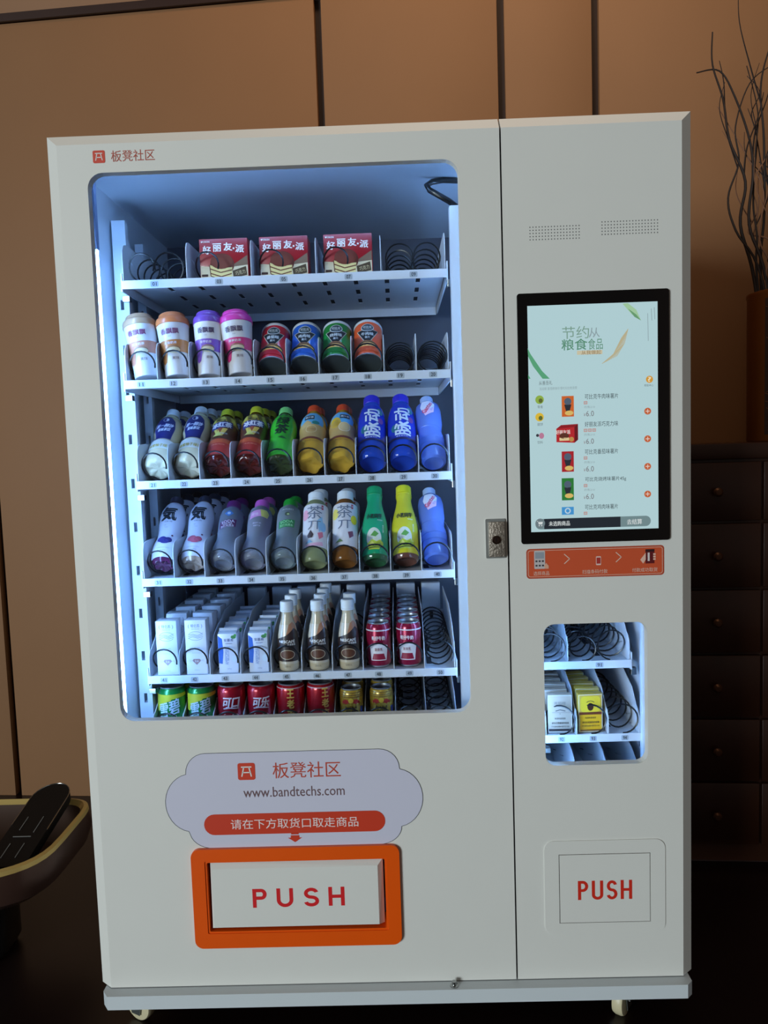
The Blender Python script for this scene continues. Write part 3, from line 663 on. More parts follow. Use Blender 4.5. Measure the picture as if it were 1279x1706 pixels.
for s_, x_, y_, w_, h_ in (('未选购商品', 932, 872, 35, 8), ('去结算', 1057, 869, 25, 9)):
    b = sp(x_, y_); d.text(s_, b[0], b[1], w_*.0012, h_*.0012, wt, 5, bold=.01)
flush(d, 'checkout_bar'); d = D(); b = sp(1080, 545); 
for px, ya, yb_ in ((1079, 522, 568), (1085, 514, 534), (1090, 512, 532)):
    a0, a1 = sp(px, ya), sp(px+1, yb_); d.line([a0, a1], .0011, lt, 1)
d.to(G(), flat(PY-.0003), lay=.0001).build('display_graphics', TS, smooth=False, fix=False)
# sill, screw, castors
g = G(); g.prism([(.012, -.028), (.026, -.046), (1.246, -.046), (1.2585, -.034), (1.2585, .02), (.012, .02)], .0865, .1165, mat('sill_paint', (206, 214, 218), rough=.35, noise=.02, nscale=10), axis='z')
SI = vb(g, 'base_sill', smooth=False)
a = at(757, 1640, -.035)
g = G(); g.lathe([(.009, 0), (.009, .002), (.005, .003), (.005, .010), (0, .011)], CHROME, seg=12, cx=a.x, cy=-.034, cz=.1165); g.build('screw', SI)
vb(G().box(.03, 1.24, .03, .8, .09, .12, mat('underframe', (60, 58, 58), rough=.6)), 'underframe', smooth=False)
CREAM = mat('cream_wheel', (206, 196, 160), rough=.4, noise=.1, nscale=40)
for (x, y, rz) in ((.064, .045, 62), (1.13, .03, -35), (.08, .74, 0), (1.19, .74, 30)):
    c = empty('castor', (x-.635, y-.4, 0), (0, 0, radians(rz)), VM)
    G().lathe([(0, -.013), (.024, -.013), (.0335, -.011), (.0355, -.006), (.0355, .006), (.0335, .011), (.024, .013), (0, .013)], CREAM, seg=28, axis='x', cz=.0355).build('wheel', c)
    fk = mat('castor_steel', (150, 158, 156), rough=.28, metal=.85)
    g = G()
    for sx in (-1, 1):
        g.prism([(-.012, .018), (.012, .018), (.022, .05), (.030, .083), (-.016, .083), (-.018, .05)], sx*.0165-.0008, sx*.0165+.0008, fk, axis='x')
        g.lathe([(0, 0), (.005, 0), (.005, .004), (0, .004)], CHROME, seg=6, axis='x', cx=sx*.0175-.002, cz=.0355)
    g.box(-.016, .016, -.018, .030, .075, .0885, fk, bev=.001); g.build('fork', c)

# ------------------------------------------------------------------ goods
def B(profile, m, **k): return G().lathe(profile, m, **k)
CLIQ = clear('clear_water_plastic', (206, 220, 238), .26, .05, tint=(226, 234, 242))
BLIQ = clear('blue_water_plastic', (126, 158, 240), .52, .05, tint=(186, 206, 248))
WCAP = mat('white_cap', (226, 230, 232), rough=.35)
def slot(Y, zf, i, x0=.093, pitch=.07, n=1): return x0+pitch*(i+n/2), Y, zf
def petal(a, r, z, n=5, d=.007):
    k = max(0, 1-z/.034) if z < .034 else 0
    return 1-.20*k*(.5-.5*cos(n*a)), 0
def petal_bottom(a, r, z, n=6): return (1, .004*(1+cos(n*a))*.5 if .003 < r < .03 and z < .006 else 0)
def cap_part(root, z, r, h, m, ridges=True, seg=24, ang=24):
    g = G().lathe([(r*.9, z-.003), (r, z-.0025), (r, z+h-.002), (r-.0015, z+h), (0, z+h)], m, seg=seg, mod=(lambda a, rr, zz: (1+(.02*(1 if int(a/(2*pi)*seg+.5) % 2 else -1) if rr > r*.95 else 0), 0)) if ridges else None)
    g.lathe([(r*.98, z-.0065), (r*1.02, z-.0055), (r*1.02, z-.004), (r*.98, z-.003)], m, seg=seg)
    return g.build('cap', root)
def bottle(name, prof, body, capm, zc, rc, hc, label=None, prints=None, rref=.031, seg=30, bottom=None, liquid=None):
    "bottle > body, label (shell) > print, cap"
    r = empty(name)
    g = G(); g.lathe(prof, body, seg=seg*2 if bottom else seg, mod=bottom); g.build('body', r, ang=50)
    cap_part(r, zc, rc, hc, capm)
    if label:
        (z0, z1, m) = label
        P = [(interp(prof, z_)+.0004, z_) for z_ in [z0]+[b_ for a_, b_ in prof if z0 < b_ < z1]+[z1]]
        lb = G().lathe(P, m, seg=seg).build('label', r, ang=60)
    else: lb = r
    if prints:
        prints.to(G(), wrap([(a+.0006, b) for a, b in prof] if label else prof, rref), step=.004).build('printed_design', lb, smooth=False, fix=False)
    return r
PLACED = []
def put(proto, x, y, z, lean=0, roll=0, turn=0, label='', cat='', group=None, n=1, pitch=.1, back_label=None, jitter=0, first=True):
    "places the prototype at the front and n-1 copies behind it"
    for k in range(n):
        o = proto if (k == 0 and first) else copy_tree(proto)
        jx = random.uniform(-jitter, jitter) if k else 0
        o.location = (x+jx, y+pitch*k, z)
        R_ = Matrix.Rotation(radians(roll), 4, 'Y') @ Matrix.Rotation(radians(-lean), 4, 'X') @ Matrix.Rotation(radians(turn+(random.uniform(-8, 8) if k and jitter else 0)), 4, 'Z')
        o.rotation_euler = R_.to_euler()
        if k == 0: tag(o, label, cat, group)
        else:
            words = {1: 'second behind glass', 2: 'third behind glass', 3: 'fourth behind glass', 4: 'fifth behind glass', 5: 'sixth behind glass', 6: 'seventh from the glass'}[k]
            tag(o, (back_label or label)+', '+words, cat, group)
        PLACED.append(o)
    return proto
def lean_put(proto, Y, zf, i, R, lean, roll=0, turn=0, **k):
    x, _, _ = slot(Y, zf, i)
    put(proto, x+k.pop('dx', 0), Y+.012+R*cos(radians(lean)), zf+R*sin(radians(lean))+.001, lean, roll, turn, **k)

# --- row 1: red snack boxes
def cake_box():
    r = empty('snack_box'); W_, H_, Dp = .106, .092, .06
    G().box(-W_/2, W_/2, 0, Dp, 0, H_, mat('red_carton', (156, 10, 26), rough=.35, coat=.15), bev=.0008).build('carton', r)
    d = D(); x0, x1 = -W_/2+.001, W_/2-.001
    d.poly([(x0, .001), (x1, .001), (x1, .052), (.028, .038), (.0, .030), (x0, .034)], ink(222, 208, 176), 1)
    d.poly([(x1, .055), (.012, .030), (x1, .034)], ink(120, 96, 78), 2)
    d.poly(ell(-.004, .036, .0265, .024, 24), ink(96, 34, 24), 3)
    d.poly([(-.032, .036), (-.030, .012), (-.006, .004), (.016, .010), (.018, .030), (-.006, .028)][::-1], ink(232, 216, 150), 4)
    d.line([(-.032, .028), (-.008, .019), (.017, .024)], .0024, ink(110, 52, 30), 5); d.line([(-.031, .018), (-.007, .010), (.016, .016)], .0024, ink(110, 52, 30), 5)
    d.line([(-.032, .036), (-.030, .012), (-.006, .003), (.014, .008)], .0018, ink(84, 30, 22), 5)
    d.poly(ell(-.0055, .043, .0245, .0165, 20), ink(112, 42, 28), 6)
    d.poly([(.020, .006), (.050, .012), (.048, .031), (.018, .022)][::-1], ink(70, 54, 34), 6); d.text('巧克力', .035, .018, .022, .009, ink(206, 190, 150), 7, rot=12)
    d.text('好', -.037, .068, .017, .017, ink(240, 232, 230), 4, bold=.03, rot=-8); d.text('丽', -.014, .073, .018, .017, ink(240, 232, 230), 4, bold=.03); d.text('友', .010, .074, .018, .017, ink(240, 232, 230), 4, bold=.03)
    d.disc(.0225, .070, .002, .002, ink(240, 232, 230), 4); d.text('派', .036, .069, .018, .016, ink(240, 232, 230), 4, bold=.03, rot=-6)
    d.text('♥', -.047, .0855, .0045, .004, ink(240, 232, 230), 4); d.text('ORION', -.037, .0855, .014, .0036, ink(240, 232, 230), 4, bold=.02)
    d.poly(rrect(-.050, -.036, .011, .016, .001, 2), ink(60, 30, 26), 5); d.text('12枚', -.024, .0065, .013, .005, ink(60, 40, 36), 8, bold=.02)
    d.to(G(), flat(0), lay=.00015).build('printed_design', r, smooth=False, fix=False); return r
cb = cake_box()
for k, (i, tg) in enumerate(((1, '03'), (2, '05'), (3, '07'))):
    px = (373, 473, 580)[k]; a = at(px, 425, .15)
    o = cb if k == 0 else copy_tree(cb)
    put(o, a.x, .15, Z1+.001, label=('leftmost', 'middle', 'rightmost')[k]+' red chocolate cake box on the top tray above number tag '+tg, cat='box', group='red cake boxes on the top tray')

# --- row 2: paper cups and chip cans
def cup(lidc, mainc, name2, c3):
    r = empty('drink_cup'); wht = mat('cup_paper', (222, 216, 214), rough=.4, coat=.6)
    prof = [(0, .003), (.021, .003), (.022, 0), (.0245, .001), (.0265, .040), (.0318, .100), (.0334, .122), (.0338, .124)]
    G().lathe(prof, wht, seg=36).build('cup_body', r)
    lid = mat('cup_lid_%d' % lidc[0], lidc, rough=.35, coat=.4)
    G().lathe([(.0335, .120), (.0346, .121), (.0346, .131), (.033, .136), (.0285, .140), (.027, .147), (.025, .149), (0, .149)], lid, seg=36).build('lid', r)
    d = D(); m = ink(*mainc)
    d.rect(-.045, .045, .052, .080, m, 1); d.poly([(-.030, .054), (-.008, .054), (-.014, .030), (-.022, .026), (-.030, .034)][::-1], m, 1)
    d.text('香飘飘', 0, .100, .036, .013, ink(*c3), 2, bold=.02); d.text('奶茶', 0, .088, .006, .0025, ink(120, 120, 130), 2)
    d.text(name2, 0, .073, .026, .006, ink(236, 228, 236), 2, bold=.01)
    d.disc(.004, .056, .015, .007, ink(214, 196, 160), 3); d.ring(.004, .058, .0155, .0085, .0025, ink(150, 112, 84), 4, a0=0, a1=180); d.text('美味', .008, .038, .016, .0075, ink(120, 84, 80), 3)
    d.to(G(), wrap(prof, .030), step=.004).build('printed_design', r, smooth=False, fix=False)
    return r
CUPS = [((176, 138, 104), (196, 130, 104), '原味奶茶', (132, 66, 96), -9, 'tan', 'pale brown'), ((214, 120, 66), (198, 126, 66), '麦香奶茶', (136, 76, 110), -6, 'orange', 'orange-brown'),
        ((118, 74, 176), (130, 80, 180), '香芋奶茶', (84, 66, 96), -1, 'purple', 'purple'), ((218, 58, 160), (214, 54, 120), '草莓奶茶', (96, 80, 100), -5, 'pink', 'magenta')]
for i, (lc, mc, nm, c3, roll, w1, w2) in enumerate(CUPS):
    c = cup(lc, mc, nm, c3); lean = 12
    x = (.132, .199, .269, .338)[i]; c.scale = ((1.07, 1.06, .99, 1.06)[i],)*2+(.965,)
    put(c, x, .10+.006+.0245, Z2+.0245*sin(radians(lean))+.003, lean, roll, label='milk tea cup with %s lid and %s band above number tag %d' % (w1, w2, 11+i), cat='cup', group='milk tea cups')
def chip_can(col, nm):
    r = empty('chip_can'); R = .0315; L = .112
    prof = [(R-.001, .001), (R, .003), (R, L-.003), (R+.0006, L-.002)]
    m = mat('can_print_%d_%d' % col[:2], col, rough=.35, coat=.5)
    G().lathe(prof, m, seg=40).build('body', r)
    G().lathe([(0, .004), (R-.003, .004), (R-.002, 0), (R, 0), (R+.0004, .0025)], mat('can_bottom_metal', (74, 82, 84), rough=.35, metal=.5), seg=40).build('bottom', r)
    G().lathe([(R+.0003, .0025), (R+.0006, .0035), (R+.0003, .0045)], mat('silver_rim', (190, 194, 198), rough=.3, metal=.7), seg=40).lathe([(R+.0006, L-.004), (R+.0016, L-.003), (R+.0016, L+.003), (R-.001, L+.005), (0, L+.005)], mat('can_lid', (206, 212, 220), rough=.35), seg=40).build('lid', r)
    d = D(); dk = ink(20, 26, 36); wt = ink(206, 216, 222)
    d.poly([(-.026, .083), (.026, .083), (.008, .044), (-.008, .044)][::-1], ink(200, 196, 180), 1); d.poly([(-.0235, .081), (.0235, .081), (.0065, .045), (-.0065, .045)][::-1], dk, 2)
    d.disc(0, .0885, .0145, .0125, wt, 3); d.disc(0, .0885, .0125, .0105, ink(34, 62, 76), 4); d.text('可比克', 0, .089, .019, .009, wt, 5, bold=.02); d.text('COPICO', 0, .0815, .010, .0022, wt, 5)
    d.text(nm, 0, .067, .027, .0105, wt, 5, bold=.025); d.text('薯片', 0, .055, .011, .007, wt, 5, bold=.01)
    d.poly([(-.010, .046), (.010, .046), (.024, .034), (-.024, .034)][::-1], ink(160, 112, 66), 2)
    d.disc(0, .031, .026, .011, dk, 3); d.poly(ell(0, .026, .024, .013, 20, 0, 180), ink(228, 178, 92), 4); d.poly([(-.008, .027), (.006, .037), (.020, .027)], ink(240, 204, 130), 5); d.line([(-.006, .028), (.004, .036)], .0012, ink(190, 120, 60), 6)
    d.rect(-.027, .027, .012, .026, m, 7)
    d.to(G(), wrap(prof, R), step=.004, lay=.0002).build('printed_design', r, smooth=False, fix=False); return r
for i, (col, nm, cn) in enumerate((((196, 20, 44), '番茄味', 'red'), ((30, 96, 206), '鸡肉味', 'blue'), ((20, 130, 50), '烧烤味', 'green'), ((226, 92, 48), '牛肉味', 'orange'))):
    lean_put(chip_can(col, nm), .10, Z2, 4+i, .0315, 42, label='%s potato chip can leaning back above number tag %d' % (cn, 15+i), cat='can', group='potato chip cans')

# --- bottles
def tea_prof(R=.0325, L=.200, waist=.9):
    return [(0, .004), (R*.45, .003), (R*.62, .0), (R*.86, .001), (R*.97, .008), (R, .018), (R, .026), (R, .034), (R, .060), (R*.95, .072), (R*waist, .082), (R*waist, .092), (R*.96, .108), (R*.97, L*.62), (R*.93, L*.69), (R*.78, L*.77), (R*.55, L*.83), (R*.42, L*.87), (.0135, L*.895), (.0135, L*.92)]
STEP = tea_prof()
# 21, 22 white capped bottles with navy arch label
P21 = tea_prof(.033, .210, .82)
CRM = mat('cream_tea_bottle', (214, 196, 160), rough=.15, coat=.5, noise=.06, nscale=30)
def b21(v):
    d = D(); nav = ink(30, 30, 104)
    d.poly([(-.022, .078), (.022, .078), (.0255, .115), (.022, .140), (.011, .154), (0, .157), (-.011, .154), (-.022, .140), (-.0255, .115)], nav, 1)
    d.ring(0, .141, .007, .007, .001, ink(214, 218, 232), 2); d.poly(ell(.001, .141, .005, .005, 10, -90, 90), ink(214, 218, 232), 2)
    d.text('第一脚沙', 0, .120, .040, .012, ink(226, 228, 240), 2, bold=.03, shear=.3, rot=3); d.text('果味茶饮', 0, .107, .030, .0085, ink(226, 228, 240), 2, bold=.03, shear=.3, rot=3)
    d.rect(-.05, .05, .040, .072, ink(220, 216, 206), 1); d.text('蜂蜜柚子绿茶', 0, .050, .050, .010, ink(186, 160, 60), 2, bold=.02)
    d.rect(-.05, .05, .158, .164, ink(206, 204, 150), 1)
    return bottle('tea_bottle', P21, CRM, WCAP, .187, .0165, .015, prints=d, rref=.032, bottom=petal_bottom)
b = b21(0)
lean_put(b, .14, Z3, 0, .033, 48, label='leftmost white-capped cream bottle with navy label above number tag 21', cat='bottle', group='navy label bottles', n=2, pitch=.1, dx=.003)
lean_put(copy_tree(b), .14, Z3, 1, .033, 46, label='second from left, white-capped cream bottle with navy label above number tag 22', cat='bottle', group='navy label bottles', n=3, pitch=.1, dx=.003)
# 23, 24 iced tea
ICE = mat('iced_tea_liquid', (84, 20, 14), rough=.08, coat=.6); YCAP = mat('yellow_green_cap', (196, 196, 40), rough=.35)
def b23():
    d = D()
    d.poly([(-.05, .150), (.05, .150), (.05, .124), (-.05, .124)][::-1], ink(196, 172, 60), 1)
    for k in range(7): d.poly([(-.045+.013*k, .150), (-.036+.013*k, .152), (-.030+.013*k, .132), (-.040+.013*k, .128)][::-1], ink(212, 206, 90) if k % 2 else ink(120, 110, 40), 2)
    d.poly([(-.026, .125), (.026, .130), (.027, .110), (-.026, .100)][::-1], ink(40, 44, 120), 3); d.text('冰红茶', 0, .116, .046, .017, ink(226, 228, 244), 4, bold=.06, rot=3)
    d.text('康师傅', -.002, .132, .020, .006, ink(50, 50, 80), 4, bold=.01)
    d.poly([(-.018, .102), (-.008, .102), (.004, .080), (-.010, .078)][::-1], ink(206, 190, 90), 3); d.poly([(.004, .104), (.016, .104), (.006, .080), (-.004, .082)][::-1], ink(214, 180, 80), 4)
    d.poly(ell(0, .098, .010, .008, 12), ink(150, 70, 40), 3); d.poly([(-.020, .078), (-.006, .092), (.006, .078)][::-1], ink(196, 200, 110), 5); d.text('柠檬口味', .008, .087, .018, .006, ink(190, 214, 224), 6)
    d.rect(-.055, .055, .013, .068, ink(176, 40, 30), 1); d.rect(-.05, .05, .052, .066, ink(190, 84, 40), 2); d.text('清爽畅饮', 0, .046, .030, .004, ink(220, 150, 120), 3)
    return bottle('tea_bottle', STEP, ICE, YCAP, .180, .0165, .016, label=(.012, .152, mat('iced_tea_sleeve', (92, 52, 34), rough=.3, coat=.4, noise=.3, nscale=40)), prints=d, rref=.032, bottom=petal_bottom)
b = b23()
lean_put(b, .14, Z3, 2, .0325, 48, roll=-1, label='left yellow-capped dark red iced tea bottle above number tag 23', cat='bottle', group='iced tea bottles', n=2)
lean_put(copy_tree(b), .14, Z3, 3, .0325, 46, turn=6, label='right yellow-capped dark red iced tea bottle above number tag 24', cat='bottle', group='iced tea bottles', n=3)
# 25 green tea
GRN = mat('green_sleeve', (60, 190, 52), rough=.25, coat=.5, noise=.08, nscale=20)
d = D(); kk = ink(16, 44, 26)
d.text('康师傅', 0, .150, .022, .0075, kk, 2, bold=.02); d.text('绿', .002, .126, .030, .028, kk, 2, bold=.03, shear=.15); d.text('茶', 0, .096, .032, .030, kk, 2, bold=.03, shear=.15); d.text('低糖', .018, .139, .008, .005, kk, 2)
d.poly([(-.006, .066), (.004, .070), (.016, .060), (.004, .060)][::-1], ink(24, 96, 30), 2)
b = bottle('tea_bottle', STEP, mat('green_tea_liquid', (52, 66, 36), rough=.08, coat=.6), mat('pale_green_cap', (120, 204, 120), rough=.35), .180, .0165, .016, label=(.0075, .165, GRN), prints=d, rref=.032, bottom=petal_bottom)
lean_put(b, .14, Z3, 4, .0325, 48, label='bright green tea bottle with black brush writing above number tag 25', cat='bottle')
# 26, 27 honey drinks
HON = clear('golden_drink', (232, 186, 70), .75, .06, tint=(240, 196, 90)); OCAP = mat('orange_red_cap', (206, 72, 34), rough=.35)
def b26(alt):
    d = D(); d.poly([(-.032, .122), (-.026, .142), (-.012, .152), (.012, .152), (.026, .142), (.032, .122), (.030, .108), (-.030, .108)][::-1], ink(96, 178, 226), 1)
    d.rect(-.05, .05, .064, .112, ink(196, 162, 100), 1)
    d.poly([(-.030, .110), (-.01, .122), (.0, .112), (0, .100), (-.030, .100)][::-1], ink(206, 176, 120), 2)
    cx = .008 if alt else -.006
    d.rect(cx-.012, cx+.012, .124, .139, ink(18, 30, 50), 3); d.text('美汁源', cx, .1315, .020, .007, ink(220, 226, 232), 4, bold=.02)
    if alt: d.disc(-.016, .114, .014, .017, ink(232, 190, 40), 2); d.disc(.008, .096, .015, .015, ink(214, 186, 130), 3); d.ring(.008, .096, .015, .015, .0012, ink(232, 220, 190), 4)
    else: d.disc(.010, .113, .009, .006, ink(40, 128, 120), 3); d.ring(0, .092, .014, .012, .0012, ink(226, 206, 160), 3); d.text('汁汁桃桃', 0, .092, .022, .008, ink(150, 100, 60), 3)
    d.rect(-.04, .04, .056, .064, ink(120, 60, 40), 2); d.text('果粒果汁饮料', .002, .050, .030, .004, ink(120, 74, 30), 2)
    return bottle('juice_bottle', STEP, HON, OCAP, .180, .0165, .016, prints=d, rref=.032, bottom=lambda a, r, z: petal(a, r, z))
lean_put(b26(False), .14, Z3, 5, .0325, 47, label='orange-capped golden juice bottle with blue label above number tag 26', cat='bottle', group='golden juice bottles', n=2)
lean_put(b26(True), .14, Z3, 6, .0325, 47, label='orange-capped golden juice bottle with yellow fruit on label above number tag 27', cat='bottle', group='golden juice bottles', n=2)
# 28, 29 blue sports drink
P28 = [(0, .006), (.018, .005), (.026, .0), (.031, .004), (.0325, .014), (.0325, .040), (.0315, .046), (.0325, .052), (.033, .120), (.0315, .145), (.0265, .168), (.021, .182), (.0185, .190), (.0185, .197)]
P28 = [(a*1.03, b*.965) for a, b in P28]
BLUE = mat('deep_blue_drink', (34, 56, 190), rough=.1, coat=.6, noise=.15, nscale=25); BCAP = mat('violet_blue_cap', (62, 56, 214), rough=.3)
def b28():
    d = D(); wt = ink(214, 226, 240)
    d.text('脉动', .002, .100, .088, .036, wt, 3, bold=.03, rot=90)
    d.disc(-.016, .080, .009, .012, ink(28, 110, 130), 1); d.disc(.022, .140, .008, .012, ink(30, 130, 130), 1); d.disc(.022, .108, .007, .009, ink(120, 60, 150), 1)
    d.text('维生素饮料', 0, .054, .026, .0035, wt, 3); d.rect(-.05, .05, .045, .0505, ink(22, 26, 90), 1)
    return bottle('sports_drink_bottle', P28, clear('blue_drink', (40, 84, 214), .80, .06, tint=(70, 110, 230)), BCAP, .188, .0198, .019, label=(.050, .162, BLUE), prints=d, rref=.033)
b = b28()
lean_put(b, .14, Z3, 7, .0325, 42, label='left deep blue vitamin drink bottle above number tag 28', cat='bottle', group='blue vitamin drinks')
lean_put(copy_tree(b), .14, Z3, 8, .0325, 42, label='right deep blue vitamin drink bottle above number tag 29', cat='bottle', group='blue vitamin drinks')
# 30, 40 spring water
P30 = [(0, .007), (.012, .006), (.022, .0), (.028, .003), (.030, .012), (.030, .040), (.0285, .044), (.030, .050), (.030, .075), (.0265, .090), (.0265, .10), (.030, .118), (.031, .160), (.029, .176), (.020, .188), (.014, .194), (.013, .200)]
P30 = [(a, b*.95) for a, b in P30]
def b30():
    d = D(); d.poly([(-.014, .168), (-.018, .150), (-.008, .122), (.012, .132), (.016, .158), (.004, .172)][::-1], ink(226, 190, 214), 1); d.poly([(-.014, .168), (-.018, .150), (-.016, .142), (.014, .146), (.016, .158), (.004, .172)][::-1], ink(214, 222, 240), 2)
    d.text('Ganten', -.002, .146, .036, .011, ink(196, 44, 84), 3, bold=.03, rot=58)
    d.text('百岁山', .010, .144, .018, .005, ink(110, 120, 170), 3, rot=58)
    b = bottle('water_bottle', P30, BLIQ, mat('pale_blue_cap', (172, 196, 236), rough=.35), .187, .0155, .014, prints=d, rref=.030)
    for z in (.044, .060, .095): G().lathe([(interp(P30, z)+.0003, z-.0012), (interp(P30, z)+.0012, z), (interp(P30, z)+.0003, z+.0012)], BLIQ, seg=30).build('grip_ring', b)
    return b
b = b30()
lean_put(b, .14, Z3, 9, .030, 41, roll=-3, label='upper clear blue spring water bottle with pink label above number tag 30', cat='bottle', group='spring water bottles')
lean_put(copy_tree(b), .14, Z4, 9, .030, 41, roll=-3, label='lower clear blue spring water bottle with pink label above number tag 40', cat='bottle', group='spring water bottles')
# 31, 32 sparkling water
P31 = [(0, .006), (.014, .005), (.020, .0), (.0255, .003), (.0300, .018), (.0325, .040), (.030, .058), (.0265, .074), (.0262, .090), (.0285, .110), (.0305, .135), (.0290, .156), (.0225, .174), (.0150, .186), (.0135, .194)]
def b31(liq, fruit, cc):
    d = D(); k = ink(34, 36, 44)
    d.text('気', -.002, .136, .036, .040, k, 2, bold=.045); d.text('无糖 0脂', 0, .112, .020, .004, ink(120, 122, 140), 2); d.text('苏打', -.006, .102, .006, .003, ink(120, 122, 140), 2); d.text('气泡水', -.003, .096, .010, .003, ink(150, 150, 170), 2)
    d.disc(-.006, .058, .011, .0095, ink(*fruit), 2); d.disc(.009, .056, .009, .008, ink(*[max(0, c-18) for c in fruit]), 3); d.disc(.002, .050, .009, .007, ink(*fruit), 3)
    d.disc(.017, .072, .0028, .0028, ink(110, 60, 90), 2); d.text('白桃味苏打气泡水', .001, .032, .028, .0035, ink(150, 150, 176), 2); d.text('饮料', .001, .025, .012, .003, ink(150, 150, 176), 2)
    return bottle('sparkling_water_bottle', P31, liq, mat('dark_cap', (44, 40, 56), rough=.3), .190, .0160, .014, label=(.009, .180, mat('white_sleeve', (216, 214, 226), rough=.3, coat=.4)), prints=d, rref=.031, bottom=petal_bottom)
lean_put(b31(mat('plum_liquid', (86, 34, 66), rough=.08, coat=.6), (60, 56, 130), 0), .14, Z4, 0, .0325, 45, label='white sparkling water bottle with blue fruit above number tag 31', cat='bottle', group='white sparkling water bottles', n=3, dx=.001)
lean_put(b31(mat('peach_liquid', (176, 150, 130), rough=.08, coat=.6), (206, 96, 120), 0), .14, Z4, 1, .0325, 45, label='white sparkling water bottle with pink fruit above number tag 32', cat='bottle', group='white sparkling water bottles', n=3, dx=.001)
# 33-35 soda waters
P33 = [(0, .006), (.014, .005), (.020, .0), (.028, .004), (.0315, .018), (.0315, .044), (.028, .060), (.0255, .074), (.026, .090), (.0285, .130), (.0290, .150), (.0265, .166), (.018, .176), (.0165, .186)]
P33 = [(a, b*.95) for a, b in P33]
def b33(capc, capname, design):
    d = D()
    if design == 0:
        d.poly([(0, .146), (.011, .136), (0, .126), (-.011, .136)][::-1], ink(70, 130, 200), 2); d.disc(0, .136, .004, .004, ink(200, 220, 240), 3)
        d.poly([(-.021, .112), (.021, .120), (.021, .098), (-.021, .090)][::-1], ink(90, 30, 88), 2); d.text('SODA', 0, .1105, .032, .008, ink(226, 220, 236), 3, bold=.03, rot=10); d.text('WATER', .0, .1035, .024, .004, ink(226, 220, 236), 3, bold=.02, rot=10); d.text('苏打天然水', 0, .0975, .034, .007, ink(226, 220, 236), 3, bold=.02, rot=10)
    elif design == 1:
        d.poly([(-.022, .118), (-.02, .140), (.006, .146), (.020, .146), (.027, .136), (.024, .122), (.005, .124)][::-1], ink(214, 150, 206), 2); d.poly([(.004, .1455), (.020, .1455), (.0275, .136), (.024, .122), (.008, .124)][::-1], ink(206, 206, 110), 3)
        d.text('果味', -.008, .131, .018, .010, ink(232, 214, 232), 3); d.text('苏打水', .0, .103, .022, .005, ink(200, 200, 224), 3); d.text('无糖气泡', 0, .095, .018, .0045, ink(200, 200, 224), 3)
    else:
        d.poly([(-.021, .108), (.021, .113), (.021, .090), (-.021, .086)][::-1], ink(24, 130, 70), 2); d.text('SODA', 0, .1045, .032, .008, ink(160, 226, 170), 3, bold=.02, rot=6); d.text('苏打天然水', 0, .0940, .034, .008, ink(160, 226, 170), 3, bold=.02, rot=6)
        d.disc(0, .128, .006, .006, ink(60, 80, 60), 2); d.disc(.002, .127, .003, .003, ink(180, 200, 140), 3); d.text('天然苏打', 0, .143, .028, .005, ink(214, 226, 230), 3)
    b = bottle('soda_water_bottle', P33, CLIQ, mat('cap_'+capname, capc, rough=.35), .175, .0175, .017, prints=d, rref=.029)
    G().lathe([(.0125, .0075), (.0245, .003), (.0265, .018), (.0265, .042), (.0235, .062), (.0225, .09), (.0245, .13), (.022, .150), (0, .153)], clear('tinted_fill_'+capname, tuple(int(140+c*.25) for c in capc), .30, .3, tint=tuple(int(186+c*.2) for c in capc)), seg=24).build('water', b)
    return b
for i, (cc, cn, dsg, tg) in enumerate((((112, 30, 110), 'purple', 0, 33), ((200, 92, 190), 'pink', 1, 34), ((26, 150, 46), 'green', 2, 35))):
    lean_put(b33(cc, cn, dsg), .14, Z4, 2+i, .0315, 48, roll=1, label='clear soda water bottle with %s cap above number tag %d' % (cn, tg), cat='bottle', group='clear soda water bottles', n=2, pitch=.095)
# 36, 37 fruit teas
P36 = [(0, .005), (.018, .004), (.024, .0), (.0285, .004), (.0295, .012), (.0295, .140), (.028, .148), (.022, .158), (.0175, .165), (.0175, .171)]
def b36(liq, c1, c2, alt):
    d = D(); ln = ink(110, 120, 140)
    d.text('茶', 0, .132, .036, .034, ln, 3); d.text('丌', 0, .098, .030, .022, ln, 3); d.disc(-.024, .128, .010, .014, ink(*c1), 1); d.disc(.024 if alt else .021, .112 if alt else .095, .009, .012, ink(*c2), 1)
    d.rect(.016, .021, .140, .152, ink(176, 30, 60), 3); d.text('柚', .0185, .146, .003, .006, ink(230, 210, 216), 4)
    d.poly([(-.016, .072), (-.008, .086), (-.001, .074), (-.004, .066), (-.014, .066)][::-1], ink(70, 54, 60) if not alt else ink(230, 226, 230), 2)
    d.poly([(.008, .078), (.020, .082), (.022, .070), (.012, .062)][::-1], ink(222, 120, 140) if not alt else ink(120, 60, 84), 2)
    d.poly([(-.022, .052), (-.010, .062), (-.002, .054)][::-1], ink(*c2) if not alt else ink(110, 140, 90), 2)
    if not alt: d.poly([(.006, .110), (.018, .122), (.022, .100), (.012, .080)][::-1], ink(150, 196, 226), 1); d.poly([(-.02, .048), (.02, .056), (.022, .046), (-.02, .044)][::-1], ink(232, 180, 206), 2)
    d.items = [([(x, z-.010) for x, z in v], f, m, l) for v, f, m, l in d.items]
    return bottle('fruit_tea_bottle', P36, liq, WCAP, .169, .0195, .017, label=(.033, .146, mat('white_paper_label', (224, 222, 226), rough=.4)), prints=d, rref=.0295)
lean_put(b36(clear('pale_tea', (176, 186, 140), .55, .06, tint=(206, 214, 170)), (236, 170, 190), (140, 190, 226), False), .14, Z4, 5, .0295, 33, label='white-capped pale fruit tea bottle with pink label, above tag 36', cat='bottle', group='white label fruit teas', n=2)
